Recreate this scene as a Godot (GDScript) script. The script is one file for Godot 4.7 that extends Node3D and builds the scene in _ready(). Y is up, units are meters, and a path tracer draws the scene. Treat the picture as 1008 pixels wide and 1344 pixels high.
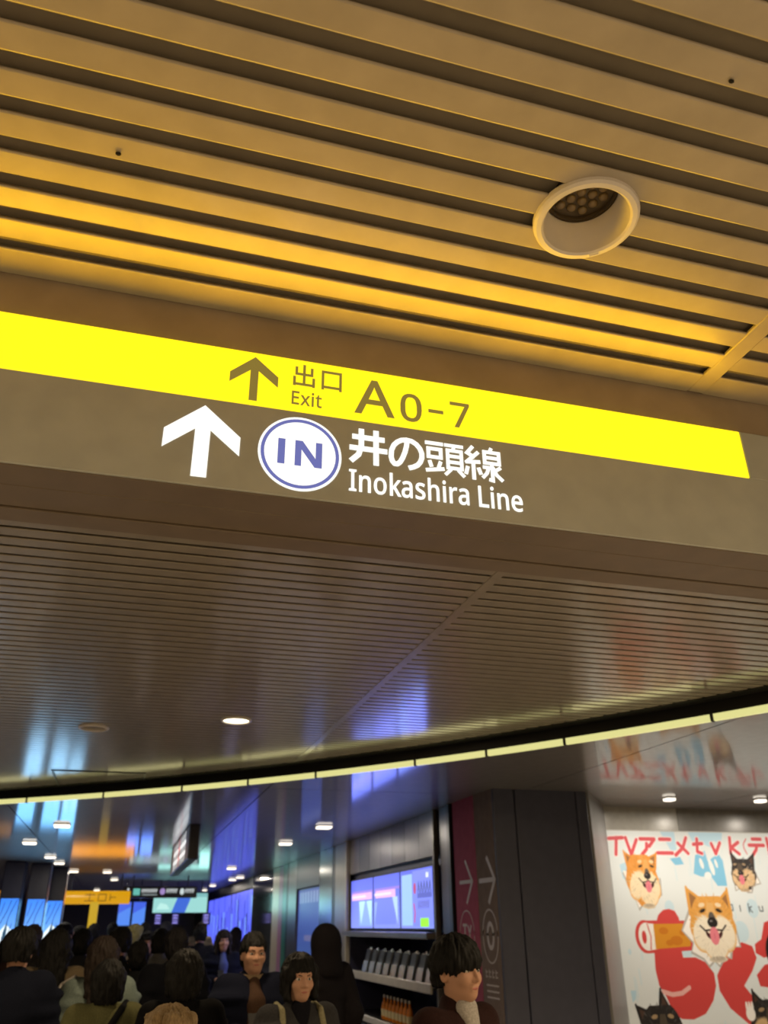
extends Node3D
# A station passage: a slatted ceiling, a lit sign on a downstand beam, a round glossy ceiling beyond it and a crowd below.

const EYE := 1.75
const C1 := 3.10          # underside of the slatted ceilings
const C3 := 2.96          # underside of the outer panelled ceiling
const BEAM_Z := -1.636
const BEAM_BOTTOM := 2.607
const ARC := Vector2(-9.8, 2.77)   # centre (x, z) of the round ceiling
const ARC_R := 15.49
const PITCH := 0.0922
const SLAT := 0.058

var used := {}
var mats := {}
var rng := RandomNumberGenerator.new()

# ------------------------------------------------------------------ mesh building
class MB:
	var v := PackedVector3Array()
	var n := PackedVector3Array()
	var uv := PackedVector2Array()
	var ix := PackedInt32Array()

	func quad(a: Vector3, b: Vector3, c: Vector3, d: Vector3, flip_uv := false) -> void:   # counter-clockwise seen from outside
		var k := v.size()
		var nn := (b - a).cross(c - a)
		if nn.length_squared() < 1e-18:
			nn = (c - a).cross(d - a)
		nn = nn.normalized()
		for p in [a, b, c, d]:
			v.append(p); n.append(nn)
		uv.append_array(PackedVector2Array([Vector2(0, 1), Vector2(1, 1), Vector2(1, 0), Vector2(0, 0)]))
		ix.append_array(PackedInt32Array([k, k + 2, k + 1, k, k + 3, k + 2]))

	func tri(a: Vector3, b: Vector3, c: Vector3) -> void:
		var k := v.size()
		var nn := (b - a).cross(c - a).normalized()
		for p in [a, b, c]:
			v.append(p); n.append(nn); uv.append(Vector2(p.x, -p.y))
		ix.append_array(PackedInt32Array([k, k + 2, k + 1]))

	func smooth_tri(a: Vector3, b: Vector3, c: Vector3, na: Vector3, nb: Vector3, nc: Vector3) -> void:
		var k := v.size()
		v.append(a); v.append(b); v.append(c)
		n.append(na); n.append(nb); n.append(nc)
		for i in 3: uv.append(Vector2.ZERO)
		if (b - a).cross(c - a).dot(na + nb + nc) > 0.0:
			ix.append_array(PackedInt32Array([k, k + 2, k + 1]))
		else:
			ix.append_array(PackedInt32Array([k, k + 1, k + 2]))

	func box(c: Vector3, s: Vector3, b := Basis()) -> MB:
		return bevel(c, s, 0.0, b)

	func bevel(c: Vector3, s: Vector3, r: float, b := Basis()) -> MB:   # a box with chamfered edges
		var h := s * 0.5
		var i := h - Vector3(r, r, r)
		var ax := [Vector3.RIGHT, Vector3.UP, Vector3.BACK]
		for f in 3:
			var u: Vector3 = ax[(f + 1) % 3]
			var w: Vector3 = ax[(f + 2) % 3]
			for sg in [-1.0, 1.0]:
				var o: Vector3 = ax[f] * h[f] * sg
				var pu: Vector3 = u * i[(f + 1) % 3] * sg
				var pw: Vector3 = w * i[(f + 2) % 3]
				quad(c + b * (o - pu - pw), c + b * (o + pu - pw), c + b * (o + pu + pw), c + b * (o - pu + pw))
		if r <= 0.0:
			return self
		for f in 3:
			var u2 := (f + 1) % 3
			var w2 := (f + 2) % 3
			for su in [-1.0, 1.0]:
				for sw in [-1.0, 1.0]:
					var p0 := Vector3.ZERO
					p0[u2] = h[u2] * su; p0[w2] = i[w2] * sw
					var p1 := Vector3.ZERO
					p1[u2] = i[u2] * su; p1[w2] = h[w2] * sw
					var e := Vector3.ZERO
					e[f] = i[f]
					if su * sw > 0:
						_face(c, b, p0 - e, p1 - e, p1 + e, p0 + e)
					else:
						_face(c, b, p0 - e, p1 - e, p1 + e, p0 + e)
		for sx in [-1.0, 1.0]:
			for sy in [-1.0, 1.0]:
				for sz in [-1.0, 1.0]:
					var a1 := Vector3(h.x * sx, i.y * sy, i.z * sz)
					var a2 := Vector3(i.x * sx, h.y * sy, i.z * sz)
					var a3 := Vector3(i.x * sx, i.y * sy, h.z * sz)
					if (a2 - a1).cross(a3 - a1).dot(a1) > 0:
						tri(c + b * a1, c + b * a2, c + b * a3)
					else:
						tri(c + b * a1, c + b * a3, c + b * a2)
		return self

	func _face(c: Vector3, b: Basis, p: Vector3, q: Vector3, r: Vector3, s: Vector3) -> void:
		if (q - p).cross(r - p).dot(p + r) > 0:
			quad(c + b * p, c + b * q, c + b * r, c + b * s)
		else:
			quad(c + b * p, c + b * s, c + b * r, c + b * q)

	func extrude(poly: PackedVector2Array, depth: float, xf := Transform3D()) -> MB:   # outline in local xy, from z = 0 to depth
		var pts := poly.duplicate()
		var area := 0.0
		for k in pts.size():
			area += pts[k].cross(pts[(k + 1) % pts.size()])
		if area < 0:
			pts.reverse()
		var t := Geometry2D.triangulate_polygon(pts)
		for k in range(0, t.size(), 3):
			var a := pts[t[k]]
			var b := pts[t[k + 1]]
			var c := pts[t[k + 2]]
			if (b - a).cross(c - a) < 0:
				var sw := b
				b = c
				c = sw
			tri(xf * Vector3(a.x, a.y, depth), xf * Vector3(b.x, b.y, depth), xf * Vector3(c.x, c.y, depth))
			tri(xf * Vector3(a.x, a.y, 0), xf * Vector3(c.x, c.y, 0), xf * Vector3(b.x, b.y, 0))
		for k in pts.size():
			var p := pts[k]
			var q := pts[(k + 1) % pts.size()]
			quad(xf * Vector3(p.x, p.y, 0), xf * Vector3(q.x, q.y, 0), xf * Vector3(q.x, q.y, depth), xf * Vector3(p.x, p.y, depth))
		return self

	func lathe(prof: Array, seg: int, xf := Transform3D(), squash := 1.0) -> MB:   # (radius, y) pairs turned about the local y axis; each band flat in profile, round about the axis
		for k in prof.size() - 1:
			var p: Vector2 = prof[k]
			var q: Vector2 = prof[k + 1]
			var m := Vector2(q.y - p.y, -(q.x - p.x)).normalized()
			for s in seg:
				var a0 := TAU * s / seg
				var a1 := TAU * (s + 1) / seg
				var d0 := Vector3(cos(a0), 0, sin(a0) * squash)
				var d1 := Vector3(cos(a1), 0, sin(a1) * squash)
				var n0 := xf.basis * (d0 * m.x + Vector3.UP * m.y)
				var n1 := xf.basis * (d1 * m.x + Vector3.UP * m.y)
				var A := xf * (d0 * p.x + Vector3.UP * p.y)
				var B := xf * (d1 * p.x + Vector3.UP * p.y)
				var C := xf * (d1 * q.x + Vector3.UP * q.y)
				var D := xf * (d0 * q.x + Vector3.UP * q.y)
				if p.x > 0: smooth_tri(A, B, C, n0, n1, n1)
				if q.x > 0: smooth_tri(A, C, D, n0, n1, n0)
		return self

	func ball(c: Vector3, r: Vector3, b := Basis(), seg := 12, rows := 8) -> MB:
		var g := func(i: int, j: int) -> Vector3:
			var la := PI * i / rows - PI / 2
			var lo := TAU * j / seg
			return Vector3(cos(la) * cos(lo), sin(la), cos(la) * sin(lo))
		for i in rows:
			for j in seg:
				var p: Vector3 = g.call(i, j)
				var q: Vector3 = g.call(i, j + 1)
				var s: Vector3 = g.call(i + 1, j + 1)
				var t: Vector3 = g.call(i + 1, j)
				if i > 0: smooth_tri(c + b * (p * r), c + b * (q * r), c + b * (s * r), (b * (p / r)).normalized(), (b * (q / r)).normalized(), (b * (s / r)).normalized())
				if i < rows - 1: smooth_tri(c + b * (p * r), c + b * (s * r), c + b * (t * r), (b * (p / r)).normalized(), (b * (s / r)).normalized(), (b * (t / r)).normalized())
		return self

	func tube(pts: Array, r: float, seg := 8) -> MB:
		for k in pts.size() - 1:
			var a: Vector3 = pts[k]
			var b: Vector3 = pts[k + 1]
			var d := (b - a).normalized()
			var u := d.cross(Vector3.UP if absf(d.y) < 0.9 else Vector3.RIGHT).normalized()
			var w := d.cross(u)
			for s in seg:
				var n0 := u * cos(TAU * s / seg) + w * sin(TAU * s / seg)
				var n1 := u * cos(TAU * (s + 1) / seg) + w * sin(TAU * (s + 1) / seg)
				smooth_tri(a + n0 * r, a + n1 * r, b + n1 * r, n0, n1, n1)
				smooth_tri(a + n0 * r, b + n1 * r, b + n0 * r, n0, n1, n0)
			if k > 0: ball(a, Vector3.ONE * r, Basis(), seg, 4)
		ball(pts[0], Vector3.ONE * r, Basis(), seg, 4)
		ball(pts[-1], Vector3.ONE * r, Basis(), seg, 4)
		return self

	func stroke(pts: Array, w: float, depth: float, xf: Transform3D) -> MB:   # a flat brush stroke of width w with mitred corners, extruded to depth
		var line := PackedVector2Array(pts)
		if line.size() > 12 and line[0].is_equal_approx(line[-1]):   # a ring: two halves that overlap a little
			var half := line.size() / 2
			stroke(Array(line.slice(0, half + 1)), w, depth, xf)
			stroke(Array(line.slice(half - 1, line.size())) + [line[1]], w, depth, xf)
			return self
		if line.size() > 3 and line[0].is_equal_approx(line[-1]):   # a closed frame: an open run and a closing bar
			var n := line.size()
			var d0 := (line[0] - line[1]).normalized() * w * 0.5
			var d1 := (line[n - 2] - line[n - 3]).normalized() * w * 0.5
			var run := line.slice(0, n - 1)
			run[0] += d0
			run[n - 2] += d1
			stroke(Array(run), w, depth, xf)
			stroke([line[n - 2], line[n - 1]], w, depth, xf)
			return self
		var big := PackedVector2Array()
		for p in line: big.append(p * 1000.0)
		for o in Geometry2D.offset_polyline(big, w * 500.0, Geometry2D.JOIN_MITER if line.size() < 8 else Geometry2D.JOIN_ROUND, Geometry2D.END_BUTT):
			if Geometry2D.is_polygon_clockwise(o): continue
			var small := PackedVector2Array()
			for p in o: small.append(p / 1000.0)
			extrude(small, depth, xf)
		return self

	func add(arr: Array, xf := Transform3D()) -> MB:
		var k := v.size()
		var vv: PackedVector3Array = arr[Mesh.ARRAY_VERTEX]
		var nn: PackedVector3Array = arr[Mesh.ARRAY_NORMAL]
		var ii: PackedInt32Array = arr[Mesh.ARRAY_INDEX]
		for p in vv: v.append(xf * p)
		for p in nn: n.append((xf.basis * p).normalized())
		for p in vv: uv.append(Vector2(p.x, -p.y))
		for p in ii: ix.append(p + k)
		return self

	func mesh() -> ArrayMesh:
		var a := []
		a.resize(Mesh.ARRAY_MAX)
		a[Mesh.ARRAY_VERTEX] = v
		a[Mesh.ARRAY_NORMAL] = n
		a[Mesh.ARRAY_TEX_UV] = uv
		a[Mesh.ARRAY_INDEX] = ix
		var m := ArrayMesh.new()
		m.add_surface_from_arrays(Mesh.PRIMITIVE_TRIANGLES, a)
		return m

# ------------------------------------------------------------------ nodes
func numbered(called: String) -> String:
	var k: int = used.get(called, 0)
	used[called] = k + 1
	return called if k == 0 else "%s_%03d" % [called, k]

func tag(o: Node, label: String, category := "", group := "", kind := "") -> Node:
	if label: o.set_meta("label", label)
	if category: o.set_meta("category", category)
	if group: o.set_meta("group", group)
	if kind: o.set_meta("kind", kind)
	return o

func thing(called: String, label: String, category: String, at := Vector3.ZERO, turn := 0.0, group := "") -> Node3D:
	var o := Node3D.new()
	o.name = numbered(called)
	add_child(o)
	o.position = at
	o.rotation.y = turn
	tag(o, label, category, group)
	return o

func structure(called: String, label := "") -> Node3D:
	var o := Node3D.new()
	o.name = numbered(called)
	add_child(o)
	tag(o, label, "", "", "structure")
	return o

func part(called: String, m, material: Material, parent: Node, label := "") -> MeshInstance3D:
	var o := MeshInstance3D.new()
	o.mesh = m.mesh() if m is MB else m
	o.material_override = material
	o.name = called if parent != self else numbered(called)
	parent.add_child(o, true)
	if label: o.set_meta("label", label)
	return o

func shell(called: String, m, material: Material, label := "") -> MeshInstance3D:
	var o := part(called, m, material, self)
	tag(o, label, "", "", "structure")
	return o

# ------------------------------------------------------------------ materials
func noise_tex(freq: float, lo: Color, hi: Color, normal := false, size := 256) -> NoiseTexture2D:
	var f := FastNoiseLite.new()
	f.seed = 7
	f.frequency = freq
	f.fractal_octaves = 4
	var t := NoiseTexture2D.new()
	t.width = size; t.height = size
	t.seamless = true
	t.noise = f
	if normal:
		t.as_normal_map = true
		t.bump_strength = 3.0
	else:
		var g := Gradient.new()
		g.set_color(0, lo); g.set_color(1, hi)
		t.color_ramp = g
	return t

var tex_wear: NoiseTexture2D
var tex_cloth: NoiseTexture2D
var tex_weave: NoiseTexture2D
var tex_hair: NoiseTexture2D

func M(called: String, c: Color, rough := 0.6, metal := 0.0, wear := "wear", spec := 0.5) -> StandardMaterial3D:
	if mats.has(called): return mats[called]
	var m := StandardMaterial3D.new()
	m.resource_name = called
	m.albedo_color = c
	m.roughness = rough
	m.metallic = metal
	m.metallic_specular = spec
	if wear:
		m.albedo_texture = tex_wear if wear == "wear" else tex_cloth if wear == "cloth" else tex_hair
		m.uv1_triplanar = true
		m.uv1_scale = Vector3.ONE * 1.3 if wear == "wear" else Vector3.ONE * 7.0 if wear == "cloth" else Vector3(14, 2.5, 14)
		if wear != "wear":
			m.normal_enabled = true
			m.normal_texture = tex_weave
			m.normal_scale = 0.5
	mats[called] = m
	return m

func glow(called: String, c: Color, energy: float, tex: Texture2D = null) -> StandardMaterial3D:
	if mats.has(called): return mats[called]
	var m := StandardMaterial3D.new()
	m.resource_name = called
	m.albedo_color = Color(0.08, 0.08, 0.08)
	m.roughness = 0.35
	m.emission_enabled = true
	m.emission_energy_multiplier = energy
	if tex:
		m.emission = Color.BLACK
		m.emission_texture = tex
	else:
		m.emission = c
	mats[called] = m
	return m

func lin(r: float, g: float, b: float) -> Color:   # an sRGB colour from linear values
	return Color(r, g, b).linear_to_srgb()

# ------------------------------------------------------------------ flat print drawn into a texture
class Print:
	var im: Image
	var w: int
	var h: int
	var ox: float
	var oy: float
	var s: float

	func _init(wide: float, high: float, ppm: float, x0: float, top: float, back: Color) -> void:   # wide x high metres, origin at the left edge x0 and the top edge
		w = int(wide * ppm); h = int(high * ppm); s = ppm; ox = x0; oy = top
		im = Image.create(w, h, false, Image.FORMAT_RGBA8)
		im.fill(back)

	func poly(a: Array, c: Color) -> void:   # flat list x, y, x, y ...
		var px := PackedVector2Array()
		for k in range(0, a.size(), 2):
			px.append(Vector2((a[k] - ox) * s, (oy - a[k + 1]) * s))
		fill(px, c)

	func fill(px: PackedVector2Array, c: Color) -> void:
		var lo := 1e9
		var hi := -1e9
		for p in px:
			lo = minf(lo, p.y); hi = maxf(hi, p.y)
		for y in range(maxi(0, int(lo)), mini(h, int(hi) + 1)):
			var xs := []
			for k in px.size():
				var a := px[k]
				var b := px[(k + 1) % px.size()]
				if (a.y <= y + 0.5) != (b.y <= y + 0.5):
					xs.append(a.x + (y + 0.5 - a.y) / (b.y - a.y) * (b.x - a.x))
			xs.sort()
			for k in range(0, xs.size() - 1, 2):
				var x0 := clampi(int(round(xs[k])), 0, w)
				var x1 := clampi(int(round(xs[k + 1])), 0, w)
				if x1 > x0:
					if c.a >= 1.0:
						im.fill_rect(Rect2i(x0, y, x1 - x0, 1), c)
					else:
						for x in range(x0, x1):
							im.set_pixel(x, y, im.get_pixel(x, y).lerp(Color(c, 1.0), c.a))

	func oval(cx: float, cy: float, rx: float, ry: float, c: Color, turn := 0.0) -> void:
		var a := []
		for k in 28:
			var d := Vector2(cos(TAU * k / 28) * rx, sin(TAU * k / 28) * ry).rotated(turn)
			a.append(cx + d.x); a.append(cy + d.y)
		poly(a, c)

	func rect(x0: float, y0: float, x1: float, y1: float, c: Color) -> void:
		poly([x0, y0, x1, y0, x1, y1, x0, y1], c)

	func line(a: Array, width: float, c: Color, sx := 1.0, sy := 1.0, dx := 0.0, dy := 0.0) -> void:
		var r := width * 0.5
		for k in range(0, a.size() - 2, 2):
			var p := Vector2(a[k] * sx + dx, a[k + 1] * sy + dy)
			var q := Vector2(a[k + 2] * sx + dx, a[k + 3] * sy + dy)
			var d := (q - p).normalized()
			var o := Vector2(-d.y, d.x) * r
			poly([p.x - o.x, p.y - o.y, q.x - o.x, q.y - o.y, q.x + o.x, q.y + o.y, p.x + o.x, p.y + o.y], c)
			oval(q.x, q.y, r, r, c)
			if k == 0: oval(p.x, p.y, r, r, c)

	func soften(f: float) -> void:
		im.resize(int(w * f), int(h * f), Image.INTERPOLATE_LANCZOS)
		w = im.get_width(); h = im.get_height(); s *= f

	func tex() -> ImageTexture:
		return ImageTexture.create_from_image(im)

# ------------------------------------------------------------------ people: a signed distance field meshed with surface nets
class Prim:
	var a: Vector3
	var ab: Vector3
	var inv: Vector3
	var i2: float
	var ra: float
	var rb: float
	var sm: float
	var k: float
	var op: int

func cap(a: Vector3, b: Vector3, ra: float, rb: float, scale := Vector3.ONE, k := 0.03, op := 0) -> Prim:
	var p := Prim.new()
	p.a = a
	p.inv = Vector3.ONE / scale
	p.ab = (b - a) * p.inv
	p.i2 = 1.0 / maxf(p.ab.length_squared(), 1e-9)
	p.ra = ra; p.rb = rb
	p.sm = minf(scale.x, minf(scale.y, scale.z))
	p.k = k; p.op = op
	return p

func egg(c: Vector3, r: Vector3, k := 0.02, op := 0) -> Prim:
	var m := minf(r.x, minf(r.y, r.z))
	return cap(c, c, m, m, r / m, k, op)

func cut(point: Vector3, normal: Vector3) -> Prim:   # keeps what lies behind the plane
	var p := Prim.new()
	p.a = point
	p.ab = normal.normalized()
	p.op = 2
	return p

static func dist(p: Vector3, list: Array) -> float:
	var d := 1e3
	for q: Prim in list:
		if q.op == 2:
			d = maxf(d, (p - q.a).dot(q.ab))
			continue
		var v := (p - q.a) * q.inv
		var h := clampf(v.dot(q.ab) * q.i2, 0.0, 1.0)
		var e := ((v - q.ab * h).length() - q.ra - (q.rb - q.ra) * h) * q.sm
		if q.op == 0:
			var x := maxf(q.k - absf(d - e), 0.0)
			d = minf(d, e) - x * x / (4.0 * q.k)
		else:
			var x := maxf(q.k - absf(d + e), 0.0)
			d = maxf(d, -e) + x * x / (4.0 * q.k)
	return d

func nets(list: Array, cell: float, lo: Vector3, hi: Vector3) -> Array:
	const B := 5
	var bx := int(ceil((hi.x - lo.x) / cell / B))
	var by := int(ceil((hi.y - lo.y) / cell / B))
	var bz := int(ceil((hi.z - lo.z) / cell / B))
	var nx := bx * B + 1
	var ny := by * B + 1
	var nz := bz * B + 1
	var val := PackedFloat32Array()
	val.resize(nx * ny * nz)
	val.fill(99.0)
	var rad := cell * B * 0.5 * 1.7321
	var kept := []
	for zb in bz:
		for yb in by:
			for xb in bx:
				var c := lo + Vector3(xb + 0.5, yb + 0.5, zb + 0.5) * (B * cell)
				var d := dist(c, list)
				if absf(d) > rad + 0.03: continue
				var near := []
				for q: Prim in list:
					if q.op == 2:
						near.append(q)
						continue
					var v := (c - q.a) * q.inv
					var h := clampf(v.dot(q.ab) * q.i2, 0.0, 1.0)
					var e := ((v - q.ab * h).length() - q.ra - (q.rb - q.ra) * h) * q.sm
					if e < rad * 2.0 + 0.05: near.append(q)
				kept.append(Vector3i(xb * B, yb * B, zb * B))
				for z in range(zb * B, zb * B + B + 1):
					for y in range(yb * B, yb * B + B + 1):
						var row := (z * ny + y) * nx
						for x in range(xb * B, xb * B + B + 1):
							if val[row + x] == 99.0:
								val[row + x] = dist(lo + Vector3(x, y, z) * cell, near)
	var at := {}
	var V := PackedVector3Array()
	var N := PackedVector3Array()
	var sy := nx
	var sz := nx * ny
	var off := [0, 1, sy, sy + 1, sz, sz + 1, sz + sy, sz + sy + 1]
	var pos := [Vector3(0, 0, 0), Vector3(1, 0, 0), Vector3(0, 1, 0), Vector3(1, 1, 0), Vector3(0, 0, 1), Vector3(1, 0, 1), Vector3(0, 1, 1), Vector3(1, 1, 1)]
	var edges := [0, 1, 2, 3, 4, 5, 6, 7, 0, 2, 1, 3, 4, 6, 5, 7, 0, 4, 1, 5, 2, 6, 3, 7]
	var e8 := PackedFloat32Array()
	e8.resize(8)
	for b: Vector3i in kept:
		for z in range(b.z, b.z + B):
			for y in range(b.y, b.y + B):
				for x in range(b.x, b.x + B):
					var i := z * sz + y * sy + x
					var inside := 0
					for k in 8:
						var f := val[i + off[k]]
						e8[k] = f
						if f < 0.0: inside += 1
					if inside == 0 or inside == 8: continue
					var s := Vector3.ZERO
					var cnt := 0
					for k in range(0, 24, 2):
						var f0 := e8[edges[k]]
						var f1 := e8[edges[k + 1]]
						if (f0 < 0.0) != (f1 < 0.0):
							var t := f0 / (f0 - f1)
							s += (pos[edges[k]] as Vector3).lerp(pos[edges[k + 1]], t)
							cnt += 1
					at[i] = V.size()
					V.append(lo + (Vector3(x, y, z) + s / cnt) * cell)
					N.append(Vector3(e8[1] + e8[3] + e8[5] + e8[7] - e8[0] - e8[2] - e8[4] - e8[6], e8[2] + e8[3] + e8[6] + e8[7] - e8[0] - e8[1] - e8[4] - e8[5], e8[4] + e8[5] + e8[6] + e8[7] - e8[0] - e8[1] - e8[2] - e8[3]).normalized())
	var I := PackedInt32Array()
	for i: int in at:
		var f0 := val[i]
		for ax in 3:
			var st: int = [1, sy, sz][ax]
			var u: int = [sy, sz, 1][ax]
			var w: int = [sz, 1, sy][ax]
			var f1 := val[i + st]
			if (f0 < 0.0) == (f1 < 0.0): continue
			if not (at.has(i - u) and at.has(i - w) and at.has(i - u - w)): continue
			var q0: int = at[i]
			var q1: int = at[i - u]
			var q2: int = at[i - u - w]
			var q3: int = at[i - w]
			if f0 < 0.0:   # outside lies along +ax
				I.append_array(PackedInt32Array([q0, q2, q1, q0, q3, q2]) if true else PackedInt32Array())
			else:
				I.append_array(PackedInt32Array([q0, q1, q2, q0, q2, q3]))
	var a := []
	a.resize(Mesh.ARRAY_MAX)
	a[Mesh.ARRAY_VERTEX] = V
	a[Mesh.ARRAY_NORMAL] = N
	a[Mesh.ARRAY_INDEX] = I
	return a

func joints(pose: String) -> Dictionary:   # a person 1.70 m tall facing +z, left towards +x
	var j := {
		"hip_l": Vector3(0.09, 0.9, 0), "hip_r": Vector3(-0.09, 0.9, 0),
		"sho_l": Vector3(0.175, 1.385, -0.015), "sho_r": Vector3(-0.175, 1.385, -0.015),
		"knee_l": Vector3(0.095, 0.5, 0.15), "ank_l": Vector3(0.09, 0.09, 0.22), "toe_l": Vector3(0.1, 0.05, 0.36),
		"knee_r": Vector3(-0.095, 0.49, 0.03), "ank_r": Vector3(-0.09, 0.16, -0.26), "toe_r": Vector3(-0.1, 0.05, -0.14),
		"elb_l": Vector3(0.235, 1.11, -0.1), "wri_l": Vector3(0.225, 0.875, -0.06),
		"elb_r": Vector3(-0.235, 1.11, 0.03), "wri_r": Vector3(-0.215, 0.89, 0.14),
	}
	if pose == "stride":
		for p in [["knee", 0], ["ank", 0], ["toe", 0], ["elb", 0], ["wri", 0]]:
			var l: Vector3 = j[p[0] + "_l"]
			var r: Vector3 = j[p[0] + "_r"]
			j[p[0] + "_l"] = Vector3(-r.x, r.y, r.z)
			j[p[0] + "_r"] = Vector3(-l.x, l.y, l.z)
	if pose == "phone":
		j.elb_r = Vector3(-0.25, 1.115, 0.02)
		j.wri_r = Vector3(-0.095, 1.14, 0.235)
		j.elb_l = Vector3(0.24, 1.1, -0.02)
		j.wri_l = Vector3(0.24, 0.87, 0.06)
	return j

func hand(list: Array, wrist: Vector3, fore: Vector3, side: float, curled: bool) -> void:   # palm, four fingers of different lengths and a thumb from the side of the palm
	var d := fore.normalized()
	var across := Vector3(0, 0, 1) if absf(d.z) < 0.7 else Vector3(side, 0, 0) * -1.0
	across = (across - d * across.dot(d)).normalized()
	var palm_n := d.cross(across).normalized() * (1.0 if d.cross(across).x * side < 0 else -1.0)
	if absf(d.z) >= 0.5: palm_n = Vector3(0, 1, 0).slide(d).normalized()
	list.append(cap(wrist, wrist + d * 0.035, 0.024, 0.026, Vector3.ONE, 0.015))
	for f in 4:
		var s := (1.5 - f) * 0.019
		list.append(cap(wrist + d * 0.02 + across * s * 0.7, wrist + d * 0.085 + across * s, 0.014, 0.0115, Vector3.ONE, 0.012))
		var ln: float = [0.062, 0.072, 0.068, 0.052][f]
		var k := wrist + d * 0.088 + across * s
		var bend := 0.75 if curled else 0.3
		var d1 := (d * (1.0 - bend * 0.5) + palm_n * bend * 0.6).normalized()
		var d2 := (d * (1.0 - bend) + palm_n * bend).normalized()
		var m := k + d1 * ln * 0.55
		list.append(cap(k, m, 0.0105, 0.0095, Vector3.ONE, 0.006))
		list.append(cap(m, m + d2 * ln * 0.5, 0.0095, 0.008, Vector3.ONE, 0.004))
	var t0 := wrist + d * 0.02 + across * 0.026
	var t1 := t0 + d * 0.035 + across * 0.026 + palm_n * 0.01
	list.append(cap(t0, t1, 0.014, 0.011, Vector3.ONE, 0.012))
	list.append(cap(t1, t1 + d * 0.03 + palm_n * 0.014, 0.011, 0.009, Vector3.ONE, 0.004))

func head_prims(woman: bool) -> Array:
	var w := 0.93 if woman else 1.0
	var l := [
		egg(Vector3(0, 1.6, -0.005), Vector3(0.077 * w, 0.1, 0.095)),
		egg(Vector3(0, 1.548, 0.032), Vector3(0.061 * w, 0.088, 0.068), 0.03),
		egg(Vector3(0, 1.494, 0.066), Vector3(0.026 * w, 0.02, 0.024), 0.03),
		cap(Vector3(-0.036, 1.606, 0.083), Vector3(0.036, 1.606, 0.083), 0.011, 0.011, Vector3.ONE, 0.02),
		cap(Vector3(0, 1.59, 0.098), Vector3(0, 1.552, 0.116), 0.007, 0.011, Vector3.ONE, 0.014),
		cap(Vector3(-0.011, 1.55, 0.104), Vector3(0.011, 1.55, 0.104), 0.009, 0.009, Vector3.ONE, 0.008),
		egg(Vector3(0.04 * w, 1.553, 0.075), Vector3(0.02, 0.018, 0.018), 0.03),
		egg(Vector3(-0.04 * w, 1.553, 0.075), Vector3(0.02, 0.018, 0.018), 0.03),
		cap(Vector3(-0.017, 1.523, 0.095), Vector3(0.017, 1.523, 0.095), 0.0065, 0.0065, Vector3.ONE, 0.008),
		cap(Vector3(-0.014, 1.512, 0.094), Vector3(0.014, 1.512, 0.094), 0.0065, 0.0065, Vector3.ONE, 0.008),
		cap(Vector3(0, 1.41, -0.015), Vector3(0, 1.5, 0.0), 0.056 * w, 0.052 * w, Vector3.ONE, 0.03),
	]
	for s in [-1.0, 1.0]:
		l.append(egg(Vector3(0.032 * s, 1.583, 0.108), Vector3(0.019, 0.011, 0.016), 0.014, 1))
		l.append(egg(Vector3(0.078 * w * s, 1.57, -0.008), Vector3(0.011, 0.032, 0.019), 0.01))
		l.append(egg(Vector3(0.087 * w * s, 1.572, -0.002), Vector3(0.006, 0.018, 0.01), 0.006, 1))
	return l

var cache := {}

func body_mesh(pose: String, woman: bool) -> ArrayMesh:   # one continuous figure; the head and the hands are meshed finer
	var key := "body" + pose + str(woman)
	if cache.has(key): return cache[key]
	var j := joints(pose)
	var w := 0.93 if woman else 1.0
	var l := [
		cap(Vector3(-0.065, 0.93, -0.005), Vector3(0.065, 0.93, -0.005), 0.1, 0.1, Vector3(1, 1, 0.95)),
		cap(Vector3(0, 0.98, 0), Vector3(0, 1.2, 0), 0.115 * w, 0.12 * w, Vector3(1.15, 1, 0.82)),
		cap(Vector3(-0.07, 1.26, 0), Vector3(0.07, 1.26, 0), 0.115 * w, 0.115 * w, Vector3(1, 1, 0.85)),
		cap(Vector3(-0.14 * w, 1.375, -0.012), Vector3(0.14 * w, 1.375, -0.012), 0.058, 0.058, Vector3.ONE, 0.05),
		cap(Vector3(0, 1.38, -0.015), Vector3(0, 1.49, 0), 0.06 * w, 0.052 * w),
		egg(Vector3(0, 1.6, -0.005), Vector3(0.07 * w, 0.092, 0.088)),
	]
	for s in ["_l", "_r"]:
		l.append(cap(j["sho" + s] * Vector3(w, 1, 1), j["elb" + s], 0.05 * w, 0.038 * w))
		l.append(cap(j["elb" + s], j["wri" + s], 0.038 * w, 0.025 * w))
		l.append(cap(j["hip" + s], j["knee" + s], 0.085, 0.052))
		l.append(cap(j["knee" + s], j["ank" + s], 0.052, 0.035))
		l.append(cap(j["ank" + s], j["toe" + s], 0.034, 0.028))
	var mb := MB.new()
	mb.add(nets(l, 0.02, Vector3(-0.4, 0, -0.42), Vector3(0.4, 1.72, 0.5)))
	mb.add(nets(head_prims(woman), 0.0055, Vector3(-0.105, 1.43, -0.12), Vector3(0.105, 1.72, 0.14)))
	for s in ["_l", "_r"]:
		var hl := []
		var wr: Vector3 = j["wri" + s]
		var f: Vector3 = wr - j["elb" + s]
		hand(hl, wr, f, 1.0 if s == "_l" else -1.0, pose == "phone" and s == "_r")
		mb.add(nets(hl, 0.006, wr - Vector3.ONE * 0.19, wr + Vector3.ONE * 0.19))
	cache[key] = mb.mesh()
	return cache[key]

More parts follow.
